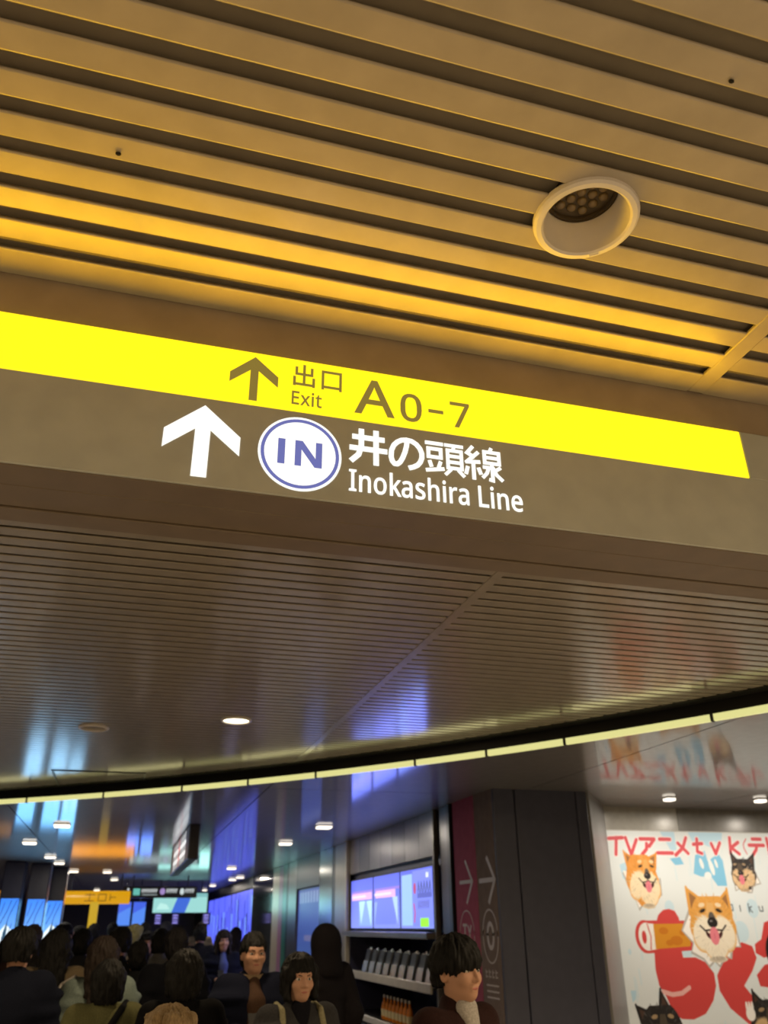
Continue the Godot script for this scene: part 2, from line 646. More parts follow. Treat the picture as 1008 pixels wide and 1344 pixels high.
func clothes_mesh(kind: String, pose: String, bulk: float) -> ArrayMesh:
	var key := kind + pose + str(bulk)
	if cache.has(key): return cache[key]
	var j := joints(pose)
	var l := []
	var g := bulk
	if kind == "trousers":
		l.append(cap(Vector3(-0.065, 0.93, -0.005), Vector3(0.065, 0.93, -0.005), 0.115, 0.115, Vector3(1, 1, 0.95)))
		l.append(cap(Vector3(0, 0.95, 0), Vector3(0, 1.08, 0), 0.128, 0.128, Vector3(1.12, 1, 0.85)))
		for s in ["_l", "_r"]:
			l.append(cap(j["hip" + s], j["knee" + s], 0.1, 0.073))
			l.append(cap(j["knee" + s], j["ank" + s], 0.073, 0.06))
	elif kind == "shoes":
		for s in ["_l", "_r"]:
			var heel: Vector3 = j["ank" + s] + Vector3(0, -0.035, -0.03)
			l.append(cap(heel, j["toe" + s] + Vector3(0, -0.002, 0.02), 0.048, 0.04, Vector3(1, 0.95, 1), 0.02))
			l.append(cap(j["ank" + s] + Vector3(0, 0.04, 0), heel, 0.045, 0.046, Vector3.ONE, 0.02))
		l.append(cut(Vector3(0, 0.004, 0), Vector3.DOWN))
	else:
		var long := kind.begins_with("coat")
		l.append(cap(Vector3(0, 1.0, 0), Vector3(0, 1.22, 0), 0.135 + g, 0.13 + g, Vector3(1.18, 1, 0.88)))
		l.append(cap(Vector3(-0.07, 1.27, 0), Vector3(0.07, 1.27, 0), 0.125 + g, 0.125 + g, Vector3(1, 1, 0.88)))
		l.append(cap(Vector3(-0.14, 1.372, -0.012), Vector3(0.14, 1.372, -0.012), 0.062 + g * 0.7, 0.062 + g * 0.7, Vector3.ONE, 0.06))
		l.append(cap(Vector3(0, 1.38, -0.02), Vector3(0, 1.445, -0.012), 0.078, 0.072, Vector3(1, 1, 1.05), 0.02))
		if long:
			l.append(cap(Vector3(0, 1.1, 0), Vector3(0, 0.4, 0.0), 0.14 + g, 0.2 + g, Vector3(1.1, 1, 0.95)))
		else:
			l.append(cap(Vector3(0, 1.0, 0), Vector3(0, 0.78, 0), 0.135 + g, 0.145 + g, Vector3(1.2, 1, 0.95)))
		l.append(cut(Vector3(0, 0.52 if long else 0.8, 0), Vector3.DOWN))
		for s in ["_l", "_r"]:
			var wr: Vector3 = j["wri" + s]
			var el: Vector3 = j["elb" + s]
			l.append(cap(j["sho" + s], el, 0.062 + g * 0.6, 0.052 + g * 0.6, Vector3.ONE, 0.035))
			l.append(cap(el, wr.lerp(el, 0.16), 0.052 + g * 0.6, 0.043 + g * 0.35, Vector3.ONE, 0.03))
		if kind.ends_with("open"):
			l.append(cap(Vector3(0, 1.5, 0.1), Vector3(0, 1.25, 0.17 + g), 0.078, 0.022, Vector3.ONE, 0.02, 1))
		for k in 5:   # soft folds across the back and the elbows
			var y := 0.95 + 0.09 * k
			l.append(cap(Vector3(-0.17, y + 0.02, 0.06 - 0.03 * (k % 2)), Vector3(0.15, y - 0.015, -0.02), 0.1 + g, 0.105 + g, Vector3(1, 0.35, 0.9), 0.03))
	cache[key] = MB.new().add(nets(l, 0.02, Vector3(-0.42, 0, -0.44), Vector3(0.42, 1.56, 0.5))).mesh()
	return cache[key]

func strands(arr: Array) -> void:   # locks of hair: the surface pushed in and out along falling strands, ragged at the hem
	var f := FastNoiseLite.new()
	f.seed = 4
	f.frequency = 1.0
	f.fractal_octaves = 2
	var v: PackedVector3Array = arr[Mesh.ARRAY_VERTEX]
	var n: PackedVector3Array = arr[Mesh.ARRAY_NORMAL]
	var ix: PackedInt32Array = arr[Mesh.ARRAY_INDEX]
	for k in v.size():
		var p := v[k]
		var a := atan2(p.x, p.z + 0.02)
		var s := f.get_noise_3d(a * 7.0, p.y * 9.0, 0.0) * 0.011 + f.get_noise_3d(a * 3.0, p.y * 14.0, 9.0) * 0.009
		v[k] = p + n[k] * s + Vector3(0, f.get_noise_2d(a * 9.0, 30.0) * 0.012 if n[k].y < -0.5 else 0.0, 0)
	var m := PackedVector3Array()
	m.resize(v.size())
	for k in range(0, ix.size(), 3):
		var c := (v[ix[k + 1]] - v[ix[k]]).cross(v[ix[k + 2]] - v[ix[k]])
		if c.dot(n[ix[k]] + n[ix[k + 1]] + n[ix[k + 2]]) < 0.0: c = -c
		for q in 3: m[ix[k + q]] += c
	for k in v.size(): m[k] = m[k].normalized() if m[k].length_squared() > 0.0 else n[k]
	arr[Mesh.ARRAY_VERTEX] = v
	arr[Mesh.ARRAY_NORMAL] = m

func hair_mesh(style: String) -> ArrayMesh:
	var key := "hair" + style
	if cache.has(key): return cache[key]
	var l := [egg(Vector3(0, 1.612, -0.012), Vector3(0.09, 0.104, 0.107), 0.02)]
	var low := 1.5
	if style == "short":
		l.append(egg(Vector3(0, 1.55, -0.05), Vector3(0.076, 0.07, 0.06), 0.03))
		l.append(egg(Vector3(0, 1.53, 0.11), Vector3(0.076, 0.092, 0.09), 0.015, 1))
		for s in [-1.0, 1.0]:
			l.append(egg(Vector3(0.085 * s, 1.55, 0.03), Vector3(0.03, 0.05, 0.05), 0.012, 1))
	elif style == "mop":   # full on top with a straight fringe
		l[0] = egg(Vector3(0, 1.618, -0.008), Vector3(0.104, 0.107, 0.116), 0.02)
		low = 1.525
		l.append(egg(Vector3(0, 1.545, -0.055), Vector3(0.08, 0.075, 0.06), 0.03))
		l.append(egg(Vector3(0, 1.515, 0.12), Vector3(0.08, 0.08, 0.1), 0.01, 1))
		for k in 7:
			var x := -0.066 + 0.022 * k
			l.append(cap(Vector3(x, 1.66, 0.07 - absf(x) * 0.4), Vector3(x * 1.08 + 0.006, 1.603 - 0.006 * (k % 3), 0.1 - absf(x) * 0.5), 0.02, 0.007, Vector3.ONE, 0.012))
		for s in [-1.0, 1.0]:
			l.append(egg(Vector3(0.092 * s, 1.535, 0.0), Vector3(0.03, 0.045, 0.05), 0.01, 1))
	elif style == "bob" or style == "long":
		low = 1.46 if style == "bob" else 1.2
		l[0] = egg(Vector3(0, 1.614, -0.01), Vector3(0.098, 0.104, 0.113), 0.02)
		l.append(egg(Vector3(0, 1.55, -0.055), Vector3(0.092, 0.12, 0.07), 0.03))
		for s in [-1.0, 1.0]:
			l.append(cap(Vector3(0.078 * s, 1.62, 0.02), Vector3(0.083 * s, low + 0.03, 0.03), 0.03, 0.022, Vector3(1, 1, 1.6), 0.03))
		if style == "long":
			l.append(cap(Vector3(0, 1.55, -0.075), Vector3(0, 1.24, -0.12), 0.075, 0.06, Vector3(1.4, 1, 0.75), 0.03))
		l.append(egg(Vector3(0, 1.53, 0.12), Vector3(0.062, 0.1, 0.1), 0.01, 1))
		for k in 6:
			var x := -0.055 + 0.022 * k
			l.append(cap(Vector3(x, 1.67, 0.065 - absf(x) * 0.3), Vector3(x * 1.1, 1.617, 0.098 - absf(x) * 0.5), 0.018, 0.007, Vector3.ONE, 0.012))
	elif style == "hood":
		low = 1.36
		l = [egg(Vector3(0, 1.61, -0.02), Vector3(0.117, 0.128, 0.135), 0.02), cap(Vector3(0, 1.55, -0.03), Vector3(0, 1.41, -0.03), 0.105, 0.12, Vector3(1.15, 1, 1), 0.04),
			egg(Vector3(0, 1.57, 0.12), Vector3(0.078, 0.105, 0.09), 0.015, 1)]
	else:   # "wavy": tousled and loose
		low = 1.47
		l[0] = egg(Vector3(0, 1.615, -0.01), Vector3(0.1, 0.106, 0.115), 0.02)
		l.append(egg(Vector3(0, 1.54, -0.05), Vector3(0.09, 0.1, 0.07), 0.03))
		var r := RandomNumberGenerator.new()
		r.seed = 5
		for k in 26:
			var a := r.randf() * TAU
			var p := Vector3(cos(a) * 0.085, 1.62 + r.randf_range(-0.06, 0.07), sin(a) * 0.09 - 0.01)
			l.append(cap(p, p + Vector3(r.randf_range(-0.03, 0.03), -0.05, r.randf_range(-0.03, 0.03)), 0.022, 0.014, Vector3.ONE, 0.012))
		l.append(egg(Vector3(0, 1.53, 0.12), Vector3(0.066, 0.095, 0.09), 0.01, 1))
	l.append(cut(Vector3(0, low, 0), Vector3.DOWN))
	var arr := nets(l, 0.0065, Vector3(-0.17, 1.15, -0.21), Vector3(0.17, 1.76, 0.17))
	if style != "hood": strands(arr)
	cache[key] = MB.new().add(arr).mesh()
	return cache[key]

func person(label: String, x: float, z: float, tall: float, turn_deg: float, o: Dictionary) -> Node3D:   # turn 0 faces the camera (+z), 180 walks away
	var t := thing("person", label, "person", Vector3(x, 0, z), deg_to_rad(turn_deg))
	var s := tall / 1.715
	t.scale = Vector3.ONE * s
	var pose: String = o.get("pose", "walk")
	var woman: bool = o.get("woman", false)
	var coat: bool = o.get("coat", false)
	var skin := M("skin", Color(0.69, 0.53, 0.44), 0.65, 0.0, "", 0.35)
	part("body", body_mesh(pose, woman), skin, t)
	part("hair" if o.get("hair", "short") != "hood" else "hood", hair_mesh(o.get("hair", "short")), M("hair " + str(o.get("hair_color", Color(0.03, 0.028, 0.03))), o.get("hair_color", Color(0.03, 0.028, 0.03)), 0.7, 0.0, "hair", 0.35) if o.get("hair", "short") != "hood" else M("cloth " + str(o.top), o.top, 0.92, 0.0, "cloth", 0.2), t)
	part("coat" if coat else "jacket", clothes_mesh(("coat" if coat else "jacket") + (" open" if o.get("vneck") or o.get("inner") else ""), pose, o.get("bulk", 0.02)), M("cloth " + str(o.top), o.top, 0.92, 0.0, "cloth", 0.2), t)
	part("trousers", clothes_mesh("trousers", pose, 0.0), M("cloth " + str(o.get("legs", Color(0.08, 0.08, 0.1))), o.get("legs", Color(0.08, 0.08, 0.1)), 0.92, 0.0, "cloth", 0.2), t)
	part("shoes", clothes_mesh("shoes", pose, 0.0), M("shoe leather", Color(0.06, 0.055, 0.055), 0.5, 0.0, "wear"), t)
	if o.get("collar"):
		var c := MB.new().lathe([Vector2(0.082, 1.4), Vector2(0.088, 1.44), Vector2(0.08, 1.478), Vector2(0.072, 1.475), Vector2(0.075, 1.42)], 20, Transform3D(Basis(Vector3.RIGHT, 0.12), Vector3(0, 0, -0.19)))
		part("collar", c, M("cloth " + str(o.collar), o.collar, 0.92, 0.0, "cloth", 0.2), t)
	if o.get("inner"):   # what an open jacket shows
		part("shirt", MB.new().add(nets([cap(Vector3(0, 1.42, 0.045), Vector3(0, 1.3, 0.105 + o.get("bulk", 0.02)), 0.04, 0.05, Vector3(1, 1, 0.75), 0.04), cap(Vector3(0, 1.3, 0.1 + o.get("bulk", 0.02)), Vector3(0, 0.86, 0.125 + o.get("bulk", 0.02)), 0.05, 0.055, Vector3(1.1, 1, 0.75), 0.04)], 0.014, Vector3(-0.12, 0.75, -0.02), Vector3(0.12, 1.5, 0.24))), M("cloth " + str(o.inner), o.inner, 0.92, 0.0, "cloth", 0.2), t)
	if o.get("vneck"):
		part("shirt", MB.new().add(nets([cap(Vector3(0, 1.44, 0.045), Vector3(0, 1.25, 0.125), 0.05, 0.012, Vector3(1.2, 1, 0.75), 0.04)], 0.01, Vector3(-0.12, 1.2, -0.02), Vector3(0.12, 1.52, 0.2))), M("cloth " + str(o.vneck), o.vneck, 0.92, 0.0, "cloth", 0.2), t)
	if o.get("face"):
		var white := M("eye white", Color(0.75, 0.73, 0.7), 0.3, 0.0, "")
		var dark := M("iris", Color(0.05, 0.03, 0.02), 0.25, 0.0, "")
		for e in [-1.0, 1.0]:
			part("eye", MB.new().ball(Vector3(0.032 * e, 1.583, 0.085), Vector3(0.014, 0.0085, 0.0105)), white, t)
			part("iris", MB.new().ball(Vector3(0.032 * e, 1.583, 0.092), Vector3(0.0062, 0.0062, 0.005)), dark, t)
			part("eyebrow", MB.new().tube([Vector3(0.016 * e, 1.6, 0.0975), Vector3(0.034 * e, 1.605, 0.0945), Vector3(0.048 * e, 1.601, 0.084)], 0.0035, 6), M("brow", Color(0.05, 0.04, 0.04), 0.8, 0.0, ""), t)
		part("lips", MB.new().ball(Vector3(0, 1.5175, 0.0985), Vector3(0.021, 0.0075, 0.006)), M("lips", Color(0.62, 0.36, 0.32), 0.5, 0.0, ""), t)
	return t

func worn(called: String, label: String, category: String, who: Node3D) -> Node3D:   # a top-level thing that shares a person's place and turn
	var t := thing(called, label, category, who.position, who.rotation.y)
	t.scale = who.scale
	return t

func backpack(who: Node3D, label: String, c: Color, strap: Color) -> void:
	var t := worn("backpack", label, "backpack", who)
	var m := M("cloth " + str(c), c, 0.92, 0.0, "cloth", 0.2)
	part("bag", MB.new().add(nets([cap(Vector3(-0.07, 1.28, -0.235), Vector3(0.07, 1.28, -0.235), 0.085, 0.085, Vector3(1, 1, 0.8), 0.05), cap(Vector3(-0.08, 1.06, -0.24), Vector3(0.08, 1.06, -0.24), 0.09, 0.09, Vector3(1, 1, 0.85), 0.08)], 0.016, Vector3(-0.22, 0.92, -0.38), Vector3(0.22, 1.42, -0.1))), m, t)
	part("pocket", MB.new().bevel(Vector3(0, 1.08, -0.32), Vector3(0.2, 0.14, 0.035), 0.012), m, t)
	for e in [-1.0, 1.0]:
		part("strap", MB.new().tube([Vector3(0.1 * e, 1.33, -0.19), Vector3(0.115 * e, 1.452, -0.06), Vector3(0.115 * e, 1.43, 0.06), Vector3(0.125 * e, 1.28, 0.148), Vector3(0.17 * e, 1.05, 0.06)], 0.017, 8), M("cloth " + str(strap), strap, 0.92, 0.0, "cloth", 0.2), t)

func tote(who: Node3D, label: String, c: Color, side: float) -> void:
	var t := worn("tote_bag", label, "bag", who)
	var m := M("cloth " + str(c), c, 0.92, 0.0, "cloth", 0.2)
	part("bag", MB.new().add(nets([cap(Vector3(0.3 * side, 1.28, -0.16), Vector3(0.3 * side, 1.28, 0.02), 0.06, 0.06, Vector3(0.8, 1, 1), 0.05), cap(Vector3(0.31 * side, 1.06, -0.18), Vector3(0.31 * side, 1.06, 0.04), 0.1, 0.1, Vector3(0.8, 1, 1), 0.1)], 0.018, Vector3(0.3 * side - 0.16, 0.9, -0.34), Vector3(0.3 * side + 0.16, 1.4, 0.2))), m, t)
	for zz in [-0.08, 0.05]:
		part("handle", MB.new().tube([Vector3(0.29 * side, 1.31, zz - 0.05), Vector3(0.25 * side, 1.42, zz * 0.6), Vector3(0.17 * side, 1.465, zz * 0.4 - 0.01)], 0.011, 8), m, t)

func phone(who: Node3D, label: String) -> void:
	var t := worn("phone", label, "phone", who)
	var b := Basis(Vector3.RIGHT, deg_to_rad(-40))
	var c := Vector3(-0.05, 1.195, 0.345)
	part("case", MB.new().bevel(c, Vector3(0.076, 0.155, 0.009), 0.003, b), M("phone case", Color(0.05, 0.05, 0.06), 0.4, 0.0, ""), t)
	var q := MB.new()
	var o := c - b * Vector3(0, 0, 0.0052)
	q.quad(o + b * Vector3(0.034, -0.072, 0), o + b * Vector3(-0.034, -0.072, 0), o + b * Vector3(-0.034, 0.072, 0), o + b * Vector3(0.034, 0.072, 0))
	part("screen", q, glow("phone screen", Color(0.9, 0.75, 0.55), 0.8), t)


# ------------------------------------------------------------------ lamps
const ORD := ["first", "second", "third", "fourth", "fifth", "sixth", "seventh", "eighth", "ninth"]

func area_light(called: String, parent: Node, at: Vector3, towards: Vector3, size: Vector2, energy: float, c: Color) -> void:
	var l := AreaLight3D.new()
	l.name = called
	l.area_size = size
	l.area_normalize_energy = true
	l.light_energy = energy
	l.light_color = c
	l.shadow_enabled = true
	l.area_range = 40.0
	l.area_attenuation = 2.0
	parent.add_child(l, true)
	l.position = at
	var up := Vector3.UP if absf(towards.normalized().y) < 0.9 else Vector3.BACK
	l.basis = Basis.looking_at(towards, up)

func square_light(x: float, z: float, label: String, group: String, energy: float, side := 0.19, c := Color(1, 0.95, 0.88)) -> void:
	var t := thing("ceiling_light", label, "ceiling light", Vector3(x, C3, z), 0.0, group)
	var f := MB.new()
	var o := side / 2 + 0.006
	for k in [[-o, 0, 0.012, side + 0.024], [o, 0, 0.012, side + 0.024], [0, -o, side, 0.012], [0, o, side, 0.012]]:
		f.bevel(Vector3(k[0], -0.004, k[1]), Vector3(k[2], 0.012, k[3]), 0.003)
	part("frame", f, M("lamp trim", Color(0.55, 0.54, 0.52), 0.4), t)
	part("diffuser", MB.new().bevel(Vector3(0, -0.018, 0), Vector3(side, 0.036, side), 0.006), glow("square lamp", Color(1, 0.95, 0.87), 2.2), t)
	if energy > 0: area_light("light", t, Vector3(0, -0.042, 0), Vector3.DOWN, Vector2(side, side), energy, c)

func round_downlight(x: float, z: float, label: String, lit: bool, energy: float, hole := true, group := "") -> void:
	var t := thing("downlight", label, "downlight", Vector3(x, C1, z), 0.0, group)
	var paint := M("downlight paint", Color(0.86, 0.84, 0.83), 0.4)
	part("trim_ring", MB.new().lathe([Vector2(0.0905, 0.004), Vector2(0.0915, -0.008), Vector2(0.096, -0.0125), Vector2(0.106, -0.0115), Vector2(0.1115, -0.007), Vector2(0.113, 0.0), Vector2(0.113, 0.004)], 64), paint, t)
	if not lit:
		part("reflector_cup", MB.new().lathe([Vector2(0.0905, 0.004), Vector2(0.0885, 0.02), Vector2(0.084, 0.045), Vector2(0.079, 0.078), Vector2(0.077, 0.082)], 64), paint, t)
		part("step_ring", MB.new().lathe([Vector2(0.0775, 0.074), Vector2(0.073, 0.0735), Vector2(0.072, 0.08)], 64), M("lens plate", Color(0.30, 0.26, 0.21), 0.25, 0.0, ""), t)
		var lens := M("lens plate", Color(0.30, 0.26, 0.21), 0.25, 0.0, "")
		part("lens_plate", MB.new().lathe([Vector2(0.0, 0.082), Vector2(0.0775, 0.082), Vector2(0.0775, 0.095)], 48, Transform3D(Basis.FLIP_Y * Basis.FLIP_Z, Vector3(0, 0.164, 0))), lens, t)
		for q in range(-2, 3):
			for r in range(-2, 3):
				if absi(q + r) > 2: continue
				var px := 0.0268 * (q + r * 0.5)
				var pz := 0.0232 * r
				part("lens", MB.new().ball(Vector3(px, 0.081, pz), Vector3(0.0112, 0.009, 0.0112), Basis(), 14, 8), M("led lens", Color(0.45, 0.39, 0.30), 0.08, 0.0, ""), t)
		part("release_clip", MB.new().bevel(Vector3(0.062, -0.0118, -0.08), Vector3(0.022, 0.003, 0.006), 0.001, Basis(Vector3.UP, -0.65)), paint, t)
	else:
		part("diffuser", MB.new().lathe([Vector2(0.0905, -0.002), Vector2(0.05, -0.007), Vector2(0.0, -0.008)], 40), glow("round lamp", Color(1, 0.94, 0.80), 6.0), t)
		area_light("light", t, Vector3(0, -0.016, 0), Vector3.DOWN, Vector2(0.16, 0.16), energy, Color(1, 0.88, 0.7))

# ------------------------------------------------------------------ ceilings
func arc_x(z: float, r := ARC_R) -> float:
	var d := r * r - (z - ARC.y) * (z - ARC.y)
	return ARC.x + sqrt(maxf(d, 0.0))

func slat(z_near: float, width: float, left: Callable, right: Callable) -> MB:   # a pressed metal slat with rolled lower edges, hung along x
	var d := 0.02
	var sec := []   # (z, y), from the near upper edge round the underside
	sec.append(Vector2(0.012, d)); sec.append(Vector2(0.0006, 0.005)); sec.append(Vector2(0, 0.0028)); sec.append(Vector2(0.0012, 0.0009)); sec.append(Vector2(0.004, 0.0))
	for k in range(1, 6): sec.append(Vector2(lerpf(0.004, width - 0.004, k / 6.0), 0))
	sec.append(Vector2(width - 0.004, 0)); sec.append(Vector2(width - 0.0012, 0.0009)); sec.append(Vector2(width, 0.0028)); sec.append(Vector2(width - 0.0006, 0.005)); sec.append(Vector2(width - 0.012, d))
	var m := MB.new()
	for k in sec.size() - 1:
		var p: Vector2 = sec[k]
		var q: Vector2 = sec[k + 1]
		var zp := z_near - p.x
		var zq := z_near - q.x
		var lp: float = left.call(zp)
		var lq: float = left.call(zq)
		var rp: float = right.call(zp)
		var rq: float = right.call(zq)
		if rp - lp < 0.001 and rq - lq < 0.001: continue
		m.quad(Vector3(lp, C1 + p.y, zp), Vector3(lq, C1 + q.y, zq), Vector3(rq, C1 + q.y, zq), Vector3(rp, C1 + p.y, zp))
		# end walls, within the undercut profile
		var tp := maxf(p.y, minf(d, d * minf(p.x, width - p.x) / 0.012))
		var tq := maxf(q.y, minf(d, d * minf(q.x, width - q.x) / 0.012))
		m.quad(Vector3(lp, C1 + p.y, zp), Vector3(lp, C1 + tp, zp), Vector3(lq, C1 + tq, zq), Vector3(lq, C1 + q.y, zq))
		m.quad(Vector3(rp, C1 + tp, zp), Vector3(rp, C1 + p.y, zp), Vector3(rq, C1 + q.y, zq), Vector3(rq, C1 + tq, zq))
	return m

func build_near_ceiling(paint: Material, backing: Material) -> void:
	var o := structure("ceiling", "slatted metal ceiling in front of the yellow sign")
	var L := func(_z: float) -> float: return -4.5
	var J0 := func(_z: float) -> float: return 1.381
	var J1 := func(_z: float) -> float: return 1.434
	var Rr := func(_z: float) -> float: return 6.5
	var c := Vector2(0.79, -1.13)
	var chord := func(z: float) -> float: return sqrt(maxf(0.0, 0.1 * 0.1 - (z - c.y) * (z - c.y)))
	var cl := func(z: float) -> float: return c.x - chord.call(z)
	var cr := func(z: float) -> float: return c.x + chord.call(z)
	for k in range(-70, 7):
		var z := -(0.999 + PITCH * k)
		var w := SLAT if k < 6 else 0.0835
		if z > 5.9: continue
		if z > c.y - 0.1 and z - w < c.y + 0.1:
			part("slat", slat(z, w, L, cl), paint, o)
			part("slat", slat(z, w, cr, J0), paint, o)
		else:
			part("slat", slat(z, w, L, J0), paint, o)
		part("slat", slat(z, w, J1, Rr), paint, o)
	part("joint_plate", MB.new().bevel(Vector3(1.4075, C1 + 0.004, 2.15), Vector3(0.053, 0.012, 7.56), 0.003), paint, o)
	var m := MB.new()   # the sheet above the slats, open round the downlight
	var y := C1 + 0.03
	for b in [[-4.5, c.x - 0.0905, BEAM_Z, 6.0], [c.x + 0.0905, 6.5, BEAM_Z, 6.0], [c.x - 0.0905, c.x + 0.0905, BEAM_Z, c.y - 0.0905], [c.x - 0.0905, c.x + 0.0905, c.y + 0.0905, 6.0]]:
		m.box(Vector3((b[0] + b[1]) / 2, y, (b[2] + b[3]) / 2), Vector3(b[1] - b[0], 0.02, b[3] - b[2]))
	part("backing_sheet", m, backing, o)
	for s in [Vector3(-0.173, C1 - 0.003, -1.222), Vector3(0.883, C1 - 0.003, -0.766)]:
		part("dust_speck", MB.new().ball(s, Vector3(0.006, 0.004, 0.004), Basis(), 7, 5), M("dust", Color(0.12, 0.1, 0.08), 0.95, 0.0, ""), o)

func build_round_ceiling(paint: Material, backing: Material) -> void:
	var o := structure("ceiling", "fine slatted ceiling between the sign beam and the curved strip light")
	var R := ARC_R - 0.05
	var L := func(z: float) -> float: return maxf(-6.5, -ARC_R * 2)
	var S0 := func(z: float) -> float: return minf(1.385, maxf(-6.5, arc_x(z, R)))
	var S1 := func(z: float) -> float: return minf(1.435, arc_x(z, R))
	var E := func(z: float) -> float: return arc_x(z, R)
	var z := -1.985
	while z > -12.0:
		part("slat", slat(z, 0.07, L, S0), paint, o)
		if arc_x(z - 0.07, R) > 1.45:
			part("slat", slat(z, 0.07, S1, E), paint, o)
		z -= PITCH
	part("joint_plate", MB.new().bevel(Vector3(1.41, C1 + 0.003, -5.05), Vector3(0.05, 0.012, 6.2), 0.003), paint, o)
	part("edge_strip", MB.new().bevel(Vector3(0.5, C1 + 0.003, -1.952), Vector3(14, 0.012, 0.062), 0.003), paint, o)
	var poly := PackedVector2Array()
	for k in 41:
		var zz := -1.93 - (12.4 - 1.93) * k / 40.0
		poly.append(Vector2(arc_x(zz, R + 0.04), zz))
	poly.append(Vector2(-6.5, -12.4)); poly.append(Vector2(-6.5, -1.93))
	part("backing_sheet", MB.new().extrude(poly, 0.02, Transform3D(Basis(Vector3.RIGHT, Vector3.BACK, Vector3.UP), Vector3(0, C1 + 0.02, 0))), backing, o)
	# flush hatch near the strip light
	var h := MB.new()
	for k in [[-0.35, -8.72, 0.86, 0.02], [-0.35, -9.75, 0.86, 0.02], [-0.78, -9.235, 0.02, 1.05], [0.08, -9.235, 0.02, 1.05]]:
		h.bevel(Vector3(k[0], C1 - 0.003, k[1]), Vector3(k[2], 0.008, k[3]), 0.002)
	part("hatch_frame", h, M("dark metal", Color(0.10, 0.10, 0.105), 0.35), o)
	# the dark ring that the strip light hangs from
	var ring := MB.new()
	var steps := 60
	for k in steps:
		var a0 := deg_to_rad(16.0 + 34.0 * 1.0 + 0.0) * 0.0 + deg_to_rad(lerpf(14.0, 74.0, float(k) / steps))
		var a1 := deg_to_rad(lerpf(14.0, 74.0, float(k + 1) / steps))
		var p := func(r: float, y: float, a: float) -> Vector3: return Vector3(ARC.x + r * sin(a), y, ARC.y - r * cos(a))
		var ri := ARC_R - 0.1
		ring.quad(p.call(ri, C1 - 0.006, a0), p.call(ri, C1 - 0.006, a1), p.call(ARC_R + 0.01, C1 - 0.006, a1), p.call(ARC_R + 0.01, C1 - 0.006, a0))
		ring.quad(p.call(ARC_R + 0.01, C1 - 0.006, a0), p.call(ARC_R + 0.01, C1 - 0.006, a1), p.call(ARC_R + 0.01, C3 + 0.048, a1), p.call(ARC_R + 0.01, C3 + 0.048, a0))
		ring.quad(p.call(ri, C1 + 0.02, a0), p.call(ri, C1 + 0.02, a1), p.call(ri, C1 - 0.006, a1), p.call(ri, C1 - 0.006, a0))
	part("edge_ring", ring, M("ring metal", Color(0.07, 0.065, 0.06), 0.4), o)

func build_strip_light() -> void:
	var t := thing("strip_light", "long curved pale yellow strip light along the edge of the round ceiling", "strip light")
	var ticks := [20.0, 23.6, 27.2, 30.5, 34.13, 37.79, 41.44, 44.4, 47.3, 51.25, 53.85, 56.46, 60.73, 64.4, 68.0]
	var lens := glow("strip lens", lin(0.80, 0.76, 0.30), 0.95)
	for k in ticks.size() - 1:
		var m := MB.new()
		for s in 8:
			var a0 := deg_to_rad(lerpf(ticks[k] + 0.045, ticks[k + 1] - 0.045, s / 8.0))
			var a1 := deg_to_rad(lerpf(ticks[k] + 0.045, ticks[k + 1] - 0.045, (s + 1) / 8.0))
			var p := func(r: float, y: float, a: float) -> Vector3: return Vector3(ARC.x + r * sin(a), y, ARC.y - r * cos(a))
			var r := ARC_R
			m.quad(p.call(r, C3, a0), p.call(r, C3, a1), p.call(r, C3 + 0.046, a1), p.call(r, C3 + 0.046, a0))
			m.quad(p.call(r + 0.03, C3, a0), p.call(r + 0.03, C3, a1), p.call(r, C3, a1), p.call(r, C3, a0))
		part("diffuser", m, lens, t)
		var a := deg_to_rad(ticks[k + 1])
		part("joint_clip", MB.new().bevel(Vector3(ARC.x + (ARC_R + 0.01) * sin(a), C3 + 0.024, ARC.y - (ARC_R + 0.01) * cos(a)), Vector3(0.016, 0.06, 0.03), 0.002, Basis(Vector3.UP, -a)), M("dark metal", Color(0.10, 0.10, 0.105), 0.35), t)
		if k % 2 == 1 and k > 1:
			var am := deg_to_rad((ticks[k] + ticks[k + 1]) / 2)
			area_light("light", t, Vector3(ARC.x + (ARC_R - 0.012) * sin(am), C3 + 0.023, ARC.y - (ARC_R - 0.012) * cos(am)), Vector3(-sin(am), 0, cos(am)), Vector2(0.95, 0.044), 0.012, Color(1, 0.95, 0.7))

func build_outer_ceiling(metal: Material) -> void:
	var o := structure("ceiling", "glossy dark panelled ceiling beyond the curved strip light")
	var whole := PackedVector2Array()
	for k in 61:
		var a := deg_to_rad(lerpf(14.0, 74.0, k / 60.0))
		whole.append(Vector2(ARC.x + (ARC_R + 0.03) * sin(a), ARC.y - (ARC_R + 0.03) * cos(a)))
	whole.append_array(PackedVector2Array([Vector2(10.3, -1.5), Vector2(10.3, -45), Vector2(-6.2, -45)]))
	var xs := [-6.2, -3.9, -1.32, 1.26, 3.84, 6.42, 10.3]
	var zs := [-1.4, -8.5, -13.6, -18.5, -24.0, -31.0, -45.0]
	var k3 := Transform3D(Basis(Vector3.RIGHT, Vector3.BACK, Vector3.UP), Vector3(0, C3, 0))
	for i in xs.size() - 1:
		for j in zs.size() - 1:
			var g := 0.006
			var cell := PackedVector2Array([Vector2(xs[i] + g, zs[j] - g), Vector2(xs[i + 1] - g, zs[j] - g), Vector2(xs[i + 1] - g, zs[j + 1] + g), Vector2(xs[i] + g, zs[j + 1] + g)])
			for piece in Geometry2D.intersect_polygons(whole, cell):
				if piece.size() > 2:
					part("panel", MB.new().extrude(piece, 0.02, k3), metal, o)

